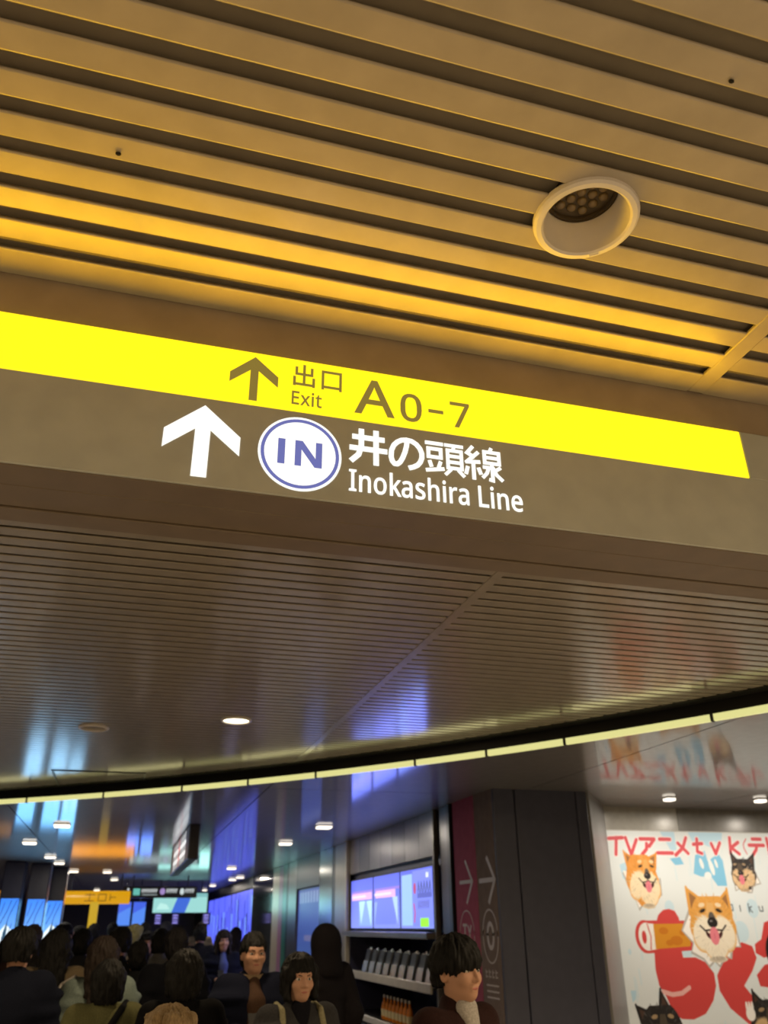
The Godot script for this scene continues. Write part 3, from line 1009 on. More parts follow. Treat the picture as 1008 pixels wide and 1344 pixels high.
# ------------------------------------------------------------------ the sign
func build_sign() -> void:
	var t := thing("direction_sign", "long lit sign on the beam, yellow exit band over a dark grey railway line panel", "sign", Vector3(0, 0, BEAM_Z))
	var top := EYE + 1.236
	var mid := EYE + 1.085
	var grey := M("sign grey", Color(0.635, 0.635, 0.60), 0.38, 0.0, "wear")   # the film lets a little of the lamps behind it through
	grey.emission_enabled = true
	grey.emission = lin(0.03, 0.026, 0.016)
	grey.emission_energy_multiplier = 1.0
	var g := MB.new()
	g.bevel(Vector3(0, (BEAM_BOTTOM + mid) / 2 + 0.0005, 0.004), Vector3(7.0, mid - BEAM_BOTTOM - 0.001, 0.008), 0.002)
	g.bevel(Vector3((1.5255 + 3.5) / 2 + 0.001, (mid + top) / 2, 0.004), Vector3(3.5 - 1.5255 - 0.002, top - mid, 0.008), 0.002)
	part("grey_panel", g, grey, t)
	part("yellow_band", MB.new().bevel(Vector3((-3.5 + 1.5255) / 2, (mid + top) / 2, 0.0045), Vector3(5.0255, top - mid - 0.002, 0.009), 0.002), glow("yellow band", lin(1.3, 1.0, 0.012), 1.0), t)
	for k in 3:
		area_light("light", t, Vector3(-2.662 + 1.675 * k, (mid + top) / 2 + 0.005, 0.016), Vector3.BACK, Vector2(1.66, 0.13), 0.8, Color(1, 0.735, 0.025))
	# lettering: outlines in metres on the face of the sign
	var at := Transform3D(Basis(), Vector3(0, EYE, 0.009))
	var low := Transform3D(Basis(), Vector3(0, EYE, 0.008))
	var brown := glow("sign brown", lin(0.26, 0.185, 0.035), 0.9)
	var white := glow("sign white", Color(1, 0.99, 0.95), 1.15)
	var blue := glow("sign blue", lin(0.16, 0.18, 0.50), 0.9)
	var D := 0.0016
	part("exit_arrow", MB.new().extrude(PackedVector2Array([Vector2(0.160, 1.220), Vector2(0.217, 1.171), Vector2(0.217, 1.143), Vector2(0.1695, 1.182), Vector2(0.1695, 1.0965), Vector2(0.1505, 1.0965), Vector2(0.1505, 1.182), Vector2(0.103, 1.141), Vector2(0.103, 1.168)]), D, at), brown, t)
	part("line_arrow", MB.new().extrude(PackedVector2Array([Vector2(0.0545, 1.064), Vector2(0.139, 0.991), Vector2(0.139, 0.943), Vector2(0.0715, 1.0), Vector2(0.0715, 0.8785), Vector2(0.0375, 0.8785), Vector2(0.0375, 1.0), Vector2(-0.030, 0.943), Vector2(-0.030, 0.991)]), D, low), white, t)
	var word := func(called: String, strokes: Array, box: Rect2, w: float, mat: Material, where: Transform3D) -> void:
		var m := MB.new()
		for s in strokes:
			var pts := []
			for k in range(0, s.size(), 2): pts.append(Vector2(box.position.x + s[k] * box.size.x, box.position.y + s[k + 1] * box.size.y))
			m.stroke(pts, w, D, where)
		part(called, m, mat, t)
	word.call("character", [[0.5, 1, 0.5, 0.08], [0.13, 0.88, 0.13, 0.55, 0.87, 0.55, 0.87, 0.88], [0.04, 0.42, 0.04, 0.08, 0.96, 0.08, 0.96, 0.42], [0.96, 0.2, 0.96, 0.0], [0.04, 0.2, 0.04, 0.0]], Rect2(0.254, 1.158, 0.051, 0.062), 0.0062, brown, at)
	word.call("character", [[0.06, 0.0, 0.06, 0.94, 0.94, 0.94, 0.94, 0.0], [0.06, 0.14, 0.94, 0.14]], Rect2(0.3225, 1.158, 0.05, 0.055), 0.0062, brown, at)
	word.call("character", [[0.07, 0.75, 0.93, 0.75], [0.0, 0.42, 1.0, 0.42], [0.31, 1.0, 0.31, 0.5, 0.24, 0.24, 0.04, 0.03], [0.7, 1.0, 0.7, -0.02]], Rect2(0.394, 0.968, 0.093, 0.094), 0.0135, white, low)
	word.call("character", [[0.52, 0.93, 0.5, 0.74, 0.45, 0.52, 0.38, 0.32, 0.31, 0.18, 0.23, 0.1, 0.15, 0.1, 0.09, 0.18, 0.06, 0.31, 0.065, 0.46], [0.06, 0.38, 0.075, 0.54, 0.14, 0.71, 0.24, 0.83, 0.36, 0.91, 0.5, 0.94, 0.65, 0.92, 0.78, 0.84, 0.88, 0.71, 0.93, 0.56, 0.93, 0.41, 0.88, 0.26, 0.8, 0.15, 0.68, 0.07, 0.55, 0.02]], Rect2(0.491, 0.97, 0.089, 0.084), 0.0125, white, low)
	word.call("character", [[0.0, 0.94, 0.47, 0.94], [0.08, 0.76, 0.4, 0.76, 0.4, 0.5, 0.08, 0.5, 0.08, 0.76], [0.1, 0.38, 0.15, 0.18], [0.39, 0.38, 0.33, 0.18], [0.0, 0.06, 0.48, 0.16]], Rect2(0.583, 0.968, 0.099, 0.088), 0.0095, white, low)
	word.call("character", [[0.5, 0.94, 1.0, 0.94], [0.76, 0.92, 0.72, 0.8], [0.58, 0.78, 0.94, 0.78, 0.94, 0.22, 0.58, 0.22, 0.58, 0.78], [0.58, 0.6, 0.94, 0.6], [0.58, 0.41, 0.94, 0.41], [0.66, 0.18, 0.5, -0.01], [0.84, 0.18, 1.0, -0.01]], Rect2(0.583, 0.968, 0.099, 0.088), 0.0088, white, low)
	word.call("character", [[0.24, 1.0, 0.08, 0.78, 0.28, 0.66], [0.38, 0.84, 0.06, 0.5, 0.42, 0.54], [0.23, 0.5, 0.23, -0.02], [0.08, 0.36, 0.02, 0.12], [0.36, 0.36, 0.42, 0.16]], Rect2(0.684, 0.966, 0.099, 0.092), 0.0098, white, low)
	word.call("character", [[0.74, 1.02, 0.69, 0.9], [0.54, 0.88, 0.93, 0.88, 0.93, 0.54, 0.54, 0.54, 0.54, 0.88], [0.54, 0.71, 0.93, 0.71], [0.73, 0.54, 0.73, 0.02, 0.63, 0.04], [0.48, 0.4, 0.64, 0.4, 0.58, 0.22, 0.46, 0.07], [0.96, 0.44, 0.8, 0.32], [0.75, 0.42, 0.84, 0.2, 1.0, 0.04]], Rect2(0.684, 0.966, 0.099, 0.092), 0.0092, white, low)
	# Latin lettering
	var latin := func(called: String, text: String, x0: float, x1: float, base: float, cap_h: float, weight: int, mat: Material, where: Transform3D) -> void:
		var f := SystemFont.new()
		f.font_names = PackedStringArray(["Droid Sans"])
		f.font_weight = 400
		var fv := FontVariation.new()
		fv.base_font = f
		fv.variation_embolden = weight / 1000.0
		var tm := TextMesh.new()
		tm.font = fv
		tm.text = text
		tm.font_size = 96
		tm.pixel_size = 0.01
		tm.depth = 0.1
		tm.curve_step = 1.0
		var bb := tm.get_aabb()
		var arr := tm.get_mesh_arrays()
		var caps := TextMesh.new()
		caps.font = fv; caps.text = "I"; caps.font_size = 96; caps.pixel_size = 0.01; caps.depth = 0.1
		var ch := caps.get_aabb()
		var bx := Transform3D(Basis.from_scale(Vector3((x1 - x0) / bb.size.x, cap_h / ch.size.y, D / 0.1)), Vector3.ZERO)
		var has_low := bb.position.y < ch.position.y - 0.02 and not text in ["0"]
		var yb: float = bb.position.y if text in ["0", "A", "7", "-"] else bb.position.y
		# TextMesh centres each text on its own box: bring the base line to zero with a capital beside it
		var o := Transform3D(Basis(), where.origin + Vector3(x0, base, 0)) * bx * Transform3D(Basis(), Vector3(-bb.position.x, -yb, -bb.position.z))
		var m := MB.new()
		if arr.size() == 0 or arr[Mesh.ARRAY_VERTEX] == null: return
		if arr[Mesh.ARRAY_INDEX] == null: arr[Mesh.ARRAY_INDEX] = PackedInt32Array(range((arr[Mesh.ARRAY_VERTEX] as PackedVector3Array).size()))
		m.add(arr, o)
		part(called, m, mat, t)
	latin.call("lettering", "Exit", 0.2515, 0.324, 1.103, 0.037, 150, brown, at)
	latin.call("letter", "A", 0.405, 0.506, 1.1055, 0.1005, 250, brown, at)
	latin.call("digit", "0", 0.522, 0.577, 1.103, 0.079, 250, brown, at)
	part("dash", MB.new().bevel(Vector3(0.6145, EYE + 1.1435, 0.0098), Vector3(0.039, 0.0095, D), 0.0003), brown, t)
	latin.call("digit", "7", 0.653, 0.7045, 1.107, 0.0735, 250, brown, at)
	latin.call("lettering", "Inokashira", 0.3935, 0.690, 0.8905, 0.0565, 350, white, low)
	latin.call("lettering", "Line", 0.715, 0.830, 0.8905, 0.0565, 350, white, low)
	# the round line mark
	var c := Vector3(0.2775, EYE + 0.971, 0.008)
	var lay := Basis(Vector3.RIGHT, PI / 2)
	part("line_mark_disc", MB.new().lathe([Vector2(0.0975, 0), Vector2(0.0975, 0.0012), Vector2(0, 0.0012)], 64, Transform3D(lay, c)), white, t)
	part("line_mark_ring", MB.new().lathe([Vector2(0.0835, 0.0012), Vector2(0.0835, 0.0018), Vector2(0.0915, 0.0018), Vector2(0.0915, 0.0012)], 64, Transform3D(lay, c)), blue, t)
	var mark := Transform3D(Basis(), Vector3(0, EYE, 0.0094))
	part("letter", MB.new().bevel(Vector3(0.2335, EYE + 0.9715, 0.0099), Vector3(0.0165, 0.066, 0.001), 0.0002), blue, t)
	part("letter", MB.new().extrude(PackedVector2Array([Vector2(0.265, 0.938), Vector2(0.265, 1.0045), Vector2(0.282, 1.0045), Vector2(0.3135, 0.9605), Vector2(0.3135, 1.0045), Vector2(0.3285, 1.0045), Vector2(0.3285, 0.938), Vector2(0.3115, 0.938), Vector2(0.28, 0.982), Vector2(0.28, 0.938)]), 0.001, mark), blue, t)

# ------------------------------------------------------------------ the poster
func draw_poster() -> ImageTexture:
	var p := Print.new(3.0, 2.4, 560.0, 0.0, 0.945, Color(0.87, 0.895, 0.905))
	var pale := Color(0.72, 0.85, 0.92)
	var sky := Color(0.50, 0.75, 0.88)
	var red := Color(0.80, 0.27, 0.26)
	var cloud := FastNoiseLite.new()
	cloud.seed = 3
	cloud.frequency = 0.9
	for k in 240:   # a wash of pale water-colour blots
		var x := rng.randf() * 3.0
		var y := 0.94 - rng.randf() * 2.3
		if cloud.get_noise_2d(x * 2.0, y * 2.0) > 0.12:
			var dl := rng.randf_range(0.05, 0.25)
			p.line([x, y, x + rng.randf_range(-0.01, 0.01), y - dl], rng.randf_range(0.006, 0.03), Color(0.83, 0.89, 0.91))
	p.poly([0.74, 0.945, 0.93, 0.945, 0.93, 0.75, 0.86, 0.72, 0.82, 0.8], pale)
	p.poly([1.12, 0.945, 1.6, 0.945, 1.55, 0.8, 1.46, 0.86, 1.4, 0.78, 1.28, 0.82, 1.2, 0.76], pale)
	p.poly([1.17, 0.69, 1.31, 0.74, 1.33, 0.62, 1.41, 0.67, 1.50, 0.70, 1.54, 0.63, 1.54, 0.36, 1.41, 0.36, 1.34, 0.46, 1.20, 0.46, 1.11, 0.49], sky)
	for b in [[1.24, 0.60, 0.025, 0.06], [1.37, 0.56, 0.03, 0.09], [1.44, 0.6, 0.018, 0.05], [1.3, 0.47, 0.05, 0.04]]: p.oval(b[0], b[1], b[2], b[3], Color(0.90, 0.92, 0.92), 0.2)
	p.poly([0.82, 0.65, 0.96, 0.67, 1.00, 0.59, 0.88, 0.58], sky)
	p.poly([0.15, 0.58, 0.27, 0.62, 0.24, 0.40, 0.17, 0.44], pale)
	p.poly([0.09, -0.67, 0.16, -0.67, 0.14, -0.75, 0.1, -0.78], pale)
	for b in [[0.72, 0.14, 0.06, 0.07], [1.83, 0.12, 0.08, 0.1], [1.62, -0.12, 0.1, 0.11], [0.86, -0.31, 0.08, 0.06], [0.14, -0.3, 0.02, 0.03]]: p.oval(b[0], b[1], b[2], b[3], Color(0.78, 0.87, 0.91))
	# the large red letters
	p.poly([0.52, -0.02, 0.56, 0.06, 0.63, 0.11, 0.71, 0.12, 0.78, 0.10, 0.82, 0.03, 0.83, -0.10, 0.79, -0.27, 0.80, -0.37, 0.96, -0.37, 1.08, -0.42, 1.165, -0.53, 1.165, -0.65, 1.10, -0.79, 0.98, -0.91, 0.82, -0.96, 0.67, -0.95, 0.57, -0.87, 0.52, -0.74, 0.45, -0.63, 0.43, -0.48, 0.45, -0.26], red)
	p.line([0.49, -0.69, 0.60, -0.72, 0.72, -0.71, 0.82, -0.66], 0.045, Color(0.91, 0.70, 0.68))
	p.poly([1.46, -0.26, 1.60, -0.23, 1.73, -0.27, 1.76, -0.39, 1.67, -0.52, 1.53, -0.66, 1.61, -0.76, 1.76, -0.85, 1.9, -1.03, 1.51, -1.03, 1.30, -0.87, 1.20, -0.70, 1.20, -0.55, 1.34, -0.38], red)
	p.poly([2.13, 0.02, 1.95, -0.03, 1.87, -0.20, 1.77, -0.25, 1.76, -0.34, 1.86, -0.39, 2.04, -0.36, 2.5, -0.2, 2.5, 0.0], red)
	p.poly([2.02, -0.44, 1.85, -0.46, 1.72, -0.56, 1.74, -0.67, 1.95, -0.70, 2.4, -0.8, 2.4, -0.5], red)
	# the roll across the first letter
	p.oval(0.36, -0.155, 0.125, 0.165, red)
	p.poly([0.36, 0.005, 0.9, 0.0, 0.97, -0.14, 0.95, -0.3, 0.36, -0.32], red)
	p.oval(0.38, -0.155, 0.105, 0.14, Color(0.93, 0.92, 0.9))
	p.poly([0.38, -0.02, 0.5, -0.03, 0.5, -0.28, 0.38, -0.295], Color(0.93, 0.92, 0.9))
	p.poly([0.48, -0.03, 0.86, -0.03, 0.90, -0.09, 0.94, -0.15, 0.92, -0.26, 0.47, -0.28], Color(0.83, 0.56, 0.16))
	for b in [[0.6, -0.1, 0.06], [0.75, -0.2, 0.08], [0.85, -0.12, 0.05], [0.66, -0.22, 0.05]]: p.oval(b[0], b[1], b[2], b[2] * 0.6, Color(0.78, 0.47, 0.12))
	p.oval(0.345, -0.16, 0.028, 0.065, red)
	p.line([0.4, -0.03, 0.43, -0.15, 0.41, -0.28], 0.012, red)
	# title line
	var tred := Color(0.83, 0.30, 0.34)
	for s in [[0.05, 0.86, 0.23, 0.87], [0.15, 0.87, 0.12, 0.69], [0.27, 0.87, 0.32, 0.69, 0.41, 0.85], [0.46, 0.86, 0.65, 0.86, 0.57, 0.78], [0.54, 0.81, 0.53, 0.75, 0.46, 0.69], [0.72, 0.86, 0.86, 0.86], [0.67, 0.71, 0.87, 0.71], [1.08, 0.88, 1.02, 0.77, 0.91, 0.69], [0.96, 0.82, 1.08, 0.71], [1.23, 0.87, 1.21, 0.73, 1.27, 0.71], [1.17, 0.81, 1.29, 0.82], [1.42, 0.82, 1.46, 0.71, 1.54, 0.83], [1.69, 0.89, 1.67, 0.71], [1.80, 0.84, 1.69, 0.78, 1.79, 0.71], [2.01, 0.88, 2.13, 0.88], [1.95, 0.81, 2.16, 0.81], [2.06, 0.81, 2.04, 0.76, 1.98, 0.70], [2.22, 0.89, 2.22, 0.71, 2.36, 0.79]]:
		p.line(s, 0.058, Color(0.96, 0.92, 0.92))
	for s in [[0.05, 0.86, 0.23, 0.87], [0.15, 0.87, 0.12, 0.69], [0.27, 0.87, 0.32, 0.69, 0.41, 0.85], [0.46, 0.86, 0.65, 0.86, 0.57, 0.78], [0.54, 0.81, 0.53, 0.75, 0.46, 0.69], [0.72, 0.86, 0.86, 0.86], [0.67, 0.71, 0.87, 0.71], [1.08, 0.88, 1.02, 0.77, 0.91, 0.69], [0.96, 0.82, 1.08, 0.71], [1.23, 0.87, 1.21, 0.73, 1.27, 0.71], [1.17, 0.81, 1.29, 0.82], [1.42, 0.82, 1.46, 0.71, 1.54, 0.83], [1.69, 0.89, 1.67, 0.71], [1.80, 0.84, 1.69, 0.78, 1.79, 0.71], [2.01, 0.88, 2.13, 0.88], [1.95, 0.81, 2.16, 0.81], [2.06, 0.81, 2.04, 0.76, 1.98, 0.70], [2.22, 0.89, 2.22, 0.71, 2.36, 0.79]]:
		p.line(s, 0.04, tred)
	p.line([1.92, 0.88, 1.87, 0.82, 1.87, 0.77, 1.90, 0.71], 0.012, tred)
	# small dark roman letters
	for s in [[1.52, 0.16, 1.56, 0.16, 1.56, 0.1, 1.53, 0.1], [1.66, 0.15, 1.66, 0.09], [1.78, 0.17, 1.78, 0.08], [1.82, 0.14, 1.785, 0.12, 1.82, 0.08], [1.92, 0.14, 1.93, 0.09, 1.97, 0.09, 1.97, 0.14]]:
		p.line(s, 0.014, Color(0.4, 0.45, 0.48))
	var paper := Color(0.95, 0.94, 0.92)
	var edge := Color(0.70, 0.69, 0.67)
	# first dog: ginger, head to one side
	p.poly([0.17, 0.50, 0.24, 0.30, 0.30, 0.20, 0.33, 0.10, 0.40, 0.17, 0.44, 0.12, 0.53, 0.13, 0.57, 0.23, 0.65, 0.26, 0.66, 0.44], edge)
	p.poly([0.18, 0.52, 0.25, 0.33, 0.30, 0.23, 0.33, 0.13, 0.40, 0.19, 0.44, 0.14, 0.52, 0.15, 0.54, 0.24, 0.61, 0.26, 0.64, 0.44], paper)
	dog(p, Vector2(0.42, 0.43), 0.2, 0.3, Color(0.87, 0.58, 0.24), Color(0.94, 0.86, 0.72), [0.22, 0.73, 0.25, 0.52, 0.37, 0.64], [0.645, 0.71, 0.61, 0.53, 0.49, 0.65], Vector2(0.07, 0.02), 0.9)
	# second dog: larger, pale muzzle, facing out
	p.poly([0.97, 0.13, 0.83, -0.10, 0.95, -0.23, 0.91, -0.33, 1.06, -0.40, 1.12, -0.48, 1.20, -0.42, 1.26, -0.48, 1.36, -0.37, 1.43, -0.40, 1.47, -0.28, 1.58, -0.28, 1.56, -0.05], edge)
	p.poly([0.99, 0.10, 0.85, -0.10, 0.97, -0.22, 0.93, -0.31, 1.07, -0.38, 1.12, -0.45, 1.20, -0.40, 1.26, -0.45, 1.35, -0.35, 1.41, -0.38, 1.45, -0.26, 1.56, -0.27, 1.54, -0.07], paper)
	dog(p, Vector2(1.255, -0.06), 0.29, 0.36, Color(0.86, 0.62, 0.30), Color(0.93, 0.89, 0.80), [0.975, 0.35, 0.975, 0.06, 1.17, 0.22], [1.52, 0.33, 1.53, 0.05, 1.37, 0.21], Vector2(0.0, 0.02), 1.35)
	# third dog: black and tan
	p.poly([1.64, 0.42, 1.64, 0.30, 1.77, 0.35, 1.80, 0.28, 1.87, 0.28, 1.91, 0.36, 2.02, 0.38, 1.97, 0.50], edge)
	p.poly([1.65, 0.42, 1.66, 0.32, 1.77, 0.37, 1.80, 0.30, 1.86, 0.30, 1.90, 0.38, 2.00, 0.39, 1.95, 0.50], paper)
	dog(p, Vector2(1.80, 0.49), 0.165, 0.19, Color(0.16, 0.14, 0.14), Color(0.85, 0.72, 0.55), [1.665, 0.74, 1.665, 0.52, 1.76, 0.63], [1.985, 0.72, 1.95, 0.52, 1.85, 0.63], Vector2(-0.04, 0.0), 0.8)
	# fourth dog: black, at the foot of the picture
	dog(p, Vector2(0.42, -1.10), 0.26, 0.33, Color(0.13, 0.12, 0.12), Color(0.80, 0.68, 0.5), [0.13, -0.80, 0.19, -1.04, 0.34, -0.88], [0.455, -0.66, 0.41, -0.86, 0.58, -0.90], Vector2(0.02, 0.0), 1.1)
	dog(p, Vector2(1.80, -1.06), 0.27, 0.30, Color(0.13, 0.12, 0.12), Color(0.80, 0.68, 0.5), [1.62, -0.7, 1.6, -0.95, 1.74, -0.82], [2.05, -0.7, 2.02, -0.95, 1.88, -0.82], Vector2.ZERO, 1.1)
	p.oval(2.1, -0.35, 0.2, 0.24, Color(0.13, 0.12, 0.12))
	for k in 3: p.oval(1.515 + 0.035 * k, -0.86, 0.016, 0.05, paper)
	p.oval(1.55, -0.93, 0.06, 0.07, paper)
	p.soften(0.4)
	return p.tex()

func dog(p: Print, c: Vector2, rx: float, ry: float, fur: Color, cream: Color, el: Array, er: Array, gaze: Vector2, k: float) -> void:
	var dark := Color(0.13, 0.11, 0.11)
	for e in [el, er]:
		p.poly(e, fur)
		p.line(e, 0.02 * k, fur)
		var m := Vector2((e[0] + e[2] + e[4]) / 3, (e[1] + e[3] + e[5]) / 3)
		var inner := []
		for q in range(0, 6, 2):
			inner.append(lerpf(m.x, e[q], 0.6)); inner.append(lerpf(m.y, e[q + 1], 0.6))
		p.poly(inner, fur.lerp(Color(0.42, 0.28, 0.22), 0.6))
	var shape := func(grow: float, dx: float, dy: float) -> Array:   # broad flat brow, full cheeks, tapering to a rounded chin
		var a := []
		for q in 36:
			var t := TAU * q / 36
			var y := sin(t)
			var w := 1.0 if y > -0.1 else 1.0 - 0.42 * pow(-y - 0.1, 1.4)
			a.append(c.x + dx + cos(t) * rx * w * grow * (1.06 if absf(y + 0.15) < 0.25 else 1.0))
			a.append(c.y + dy + (minf(y, 0.86) if y > 0 else y) * ry * grow)
		return a
	p.poly(shape.call(1.0, 0.0, 0.0), fur)
	# pale cheeks and muzzle, feathered into the fur; a darker chin
	for f in 6:
		var t := f / 5.0
		var col := fur.lerp(cream, 0.25 + 0.75 * t)
		for sd in [-1.0, 1.0]:
			p.oval(c.x + sd * rx * 0.42 + gaze.x * 0.3, c.y - ry * 0.2, rx * (0.54 - 0.05 * t), ry * (0.56 - 0.10 * t), col, sd * 0.4)
		p.oval(c.x + gaze.x, c.y - ry * 0.42, rx * (0.62 - 0.06 * t), ry * (0.56 - 0.05 * t), col)
	for f in 4:
		p.oval(c.x + gaze.x * 0.6, c.y - ry * (0.93 - 0.01 * f), rx * (0.42 - 0.06 * f), ry * (0.09 - 0.015 * f), cream.lerp(Color(0.55, 0.50, 0.45), 0.25 + 0.12 * f))
	for q in 240:   # fine strokes of fur lying away from the nose
		var g := Vector2(rng.randf_range(-1.0, 1.0), rng.randf_range(-0.9, 0.85))
		if g.length() > 0.92: continue
		var at := Vector2(c.x + g.x * rx, c.y + g.y * ry)
		var base := p.im.get_pixel(clampi(int((at.x - p.ox) * p.s), 0, p.w - 1), clampi(int((p.oy - at.y) * p.s), 0, p.h - 1))
		var to := at + Vector2(g.x, g.y + 0.1).normalized() * 0.03 * k
		p.line([at.x, at.y, to.x, to.y], 0.006, base.darkened(0.10) if q % 2 else base.lightened(0.18))
	var n := c + gaze
	p.poly([n.x - 0.03 * k, n.y + ry * 0.62, n.x + 0.03 * k, n.y + ry * 0.62, n.x + 0.055 * k, n.y + ry * 0.1, n.x - 0.055 * k, n.y + ry * 0.1], fur.lerp(cream, 0.25))
	for sd in [-1.0, 1.0]:
		p.oval(n.x + sd * rx * 0.38, n.y + ry * 0.55, rx * 0.15, ry * 0.065, fur.lerp(cream, 0.75), -0.2 * sd)
		p.oval(n.x + sd * rx * 0.38, n.y + ry * 0.39, 0.036 * k, 0.016 * k, fur.lerp(dark, 0.4), -0.3 * sd)
		p.oval(n.x + sd * rx * 0.37, n.y + ry * 0.385, 0.026 * k, 0.011 * k, dark, -0.3 * sd)
	p.oval(n.x, n.y - ry * 0.24, 0.082 * k, 0.055 * k, Color(0.25, 0.09, 0.09))
	p.oval(n.x, n.y - ry * 0.05, 0.085 * k, 0.07 * k, cream)
	p.line([n.x - 0.125 * k, n.y - ry * 0.04, n.x - 0.085 * k, n.y - ry * 0.18, n.x - 0.03 * k, n.y - ry * 0.16, n.x, n.y - ry * 0.10, n.x + 0.03 * k, n.y - ry * 0.16, n.x + 0.085 * k, n.y - ry * 0.18, n.x + 0.125 * k, n.y - ry * 0.04], 0.013 * k, dark)
	p.oval(n.x, n.y + ry * 0.13, 0.034 * k, 0.06 * k, dark.lerp(cream, 0.3))
	p.oval(n.x, n.y + ry * 0.05, 0.05 * k, 0.04 * k, dark)
	p.oval(n.x - 0.012 * k, n.y + ry * 0.09, 0.016 * k, 0.008 * k, Color(0.5, 0.48, 0.48))
	p.oval(n.x, n.y - ry * 0.33, 0.045 * k, 0.068 * k, Color(0.88, 0.50, 0.55))
	p.line([n.x, n.y - ry * 0.26, n.x, n.y - ry * 0.4], 0.006 * k, Color(0.75, 0.36, 0.42))

# ------------------------------------------------------------------ screens and far signs
func screen_tex(k: int) -> ImageTexture:
	var p := Print.new(1.3, 0.7, 220.0, 0.0, 0.7, Color(0.36, 0.42, 0.98))
	for y in 30:
		p.rect(0, 0.7 - y * 0.0234, 1.3, 0.7 - (y + 1) * 0.0234, Color(0.36 + 0.006 * y, 0.42 + 0.006 * y, 0.97))
	if k < 2:
		p.rect(0.05, 0.53, 1.3, 0.50, Color(0.62, 0.50, 0.95))
		p.rect(0.05 if k == 0 else 0.1, 0.50, 1.25 if k == 0 else 1.1, 0.40, Color(0.93, 0.72, 0.90))
		p.rect(0.05, 0.47, 0.9, 0.43, Color(0.98, 0.88, 0.95))
		if k == 0:
			p.rect(0.5, 0.38, 1.25, 0.03, Color(0.56, 0.68, 1.0))
			p.poly([0.5, 0.38, 0.85, 0.38, 0.62, 0.05], Color(0.75, 0.92, 1.0))
			p.poly([1.25, 0.38, 0.95, 0.38, 1.2, 0.02], Color(0.75, 0.92, 1.0))
		else:
			p.rect(0.1, 0.38, 1.1, 0.05, Color(0.46, 0.52, 1.0))
			p.poly([0.95, 0.4, 1.2, 0.4, 1.2, 0.05], Color(0.72, 0.84, 1.0))
			p.poly([0.05, 0.35, 0.2, 0.35, 0.05, 0.05], Color(0.6, 0.7, 1.0))
	else:
		p.rect(0.05, 0.65, 0.5, 0.03, Color(0.62, 0.78, 1.0))
		p.rect(0.52, 0.68, 1.28, 0.02, Color(0.50, 0.55, 0.97))
		p.rect(1.05, 0.64, 1.15, 0.58, Color(0.9, 0.93, 1.0))
		p.oval(0.6, 0.47, 0.05, 0.07, Color(0.75, 0.2, 0.4))
		for q in 5: p.line([0.72 + 0.11 * q, 0.42, 0.76 + 0.11 * q, 0.54, 0.79 + 0.11 * q, 0.42], 0.025, Color(0.16, 0.2, 0.5))
		p.rect(0.7, 0.41, 1.26, 0.35, Color(0.33, 0.37, 0.75))
		for q in 6: p.line([0.74 + 0.075 * q, 0.24, 0.76 + 0.075 * q, 0.31], 0.03, Color(0.3, 0.28, 0.6))
		p.line([0.56, 0.28, 0.6, 0.18, 0.57, 0.08], 0.04, Color(0.8, 0.25, 0.45))
		p.rect(0.8, 0.12, 1.12, 0.02, Color(0.62, 0.95, 0.12))
	return p.tex()

func ad_tex() -> ImageTexture:
	var p := Print.new(0.5, 1.0, 300.0, 0.0, 1.0, Color(0.75, 0.93, 1.0))
	for y in 40:
		p.rect(0, 1.0 - y * 0.025, 0.5, 1.0 - (y + 1) * 0.025, Color(0.22 + 0.015 * y, 0.52 + 0.010 * y, 0.98))
	p.poly([0, 0.55, 0.25, 0.7, 0.5, 0.6, 0.5, 0.0, 0, 0], Color(0.92, 0.98, 1.0))
	for s in [[0.45, 0.98, 0.3, 0.8, 0.2, 0.55, 0.15, 0.3], [0.3, 0.98, 0.22, 0.85, 0.08, 0.7], [0.4, 0.7, 0.3, 0.5, 0.28, 0.3], [0.12, 0.95, 0.05, 0.8]]:
		p.line(s, 0.018, Color(0.08, 0.2, 0.3))
	p.poly([0.2, 0.6, 0.28, 0.75, 0.3, 0.58, 0.22, 0.45], Color(0.15, 0.3, 0.4))
	return p.tex()

func led_tex() -> ImageTexture:
	var p := Print.new(4.0, 1.0, 180.0, 0.0, 1.0, Color(0.36, 0.40, 0.98))
	for k in 34:
		var x := 4.0 * (k + rng.randf()) / 34.0
		var top := rng.randf_range(0.45, 1.05)
		var col := Color(0.07, 0.08, 0.30) if k % 3 else Color(0.55, 0.75, 1.0)
		var wd := rng.randf_range(0.03, 0.075)
		p.poly([x, top, x + wd, top, x + wd * 0.3 + 0.08, top - rng.randf_range(0.4, 0.9)], col)
	for k in 7: p.rect(k * 0.62, 1.0, k * 0.62 + 0.03, 0.0, Color(0.1, 0.1, 0.3))
	p.rect(0, 0.1, 4, 0.0, Color(0.14, 0.15, 0.35))
	return p.tex()

func screen_box(called: String, label: String, category: String, at: Vector3, facing: float, size: Vector2, tex: Texture2D, energy: float, light: float, c: Color, group := "", bezel := 0.018) -> Node3D:   # facing: turn about y of a screen that looks along +z
	var t := thing(called, label, category, at, facing, group)
	part("housing", MB.new().bevel(Vector3(0, 0, -0.04), Vector3(size.x + bezel * 2, size.y + bezel * 2, 0.078), 0.006), M("screen housing", Color(0.05, 0.05, 0.055), 0.35), t)
	var q := MB.new()
	q.quad(Vector3(-size.x / 2, -size.y / 2, 0.002), Vector3(size.x / 2, -size.y / 2, 0.002), Vector3(size.x / 2, size.y / 2, 0.002), Vector3(-size.x / 2, size.y / 2, 0.002))
	part("screen", q, glow("glow " + called + label, Color.WHITE, energy, tex), t)
	if light > 0: area_light("light", t, Vector3(0, 0, 0.012), Vector3.BACK, size * 0.95, light, c)
	return t

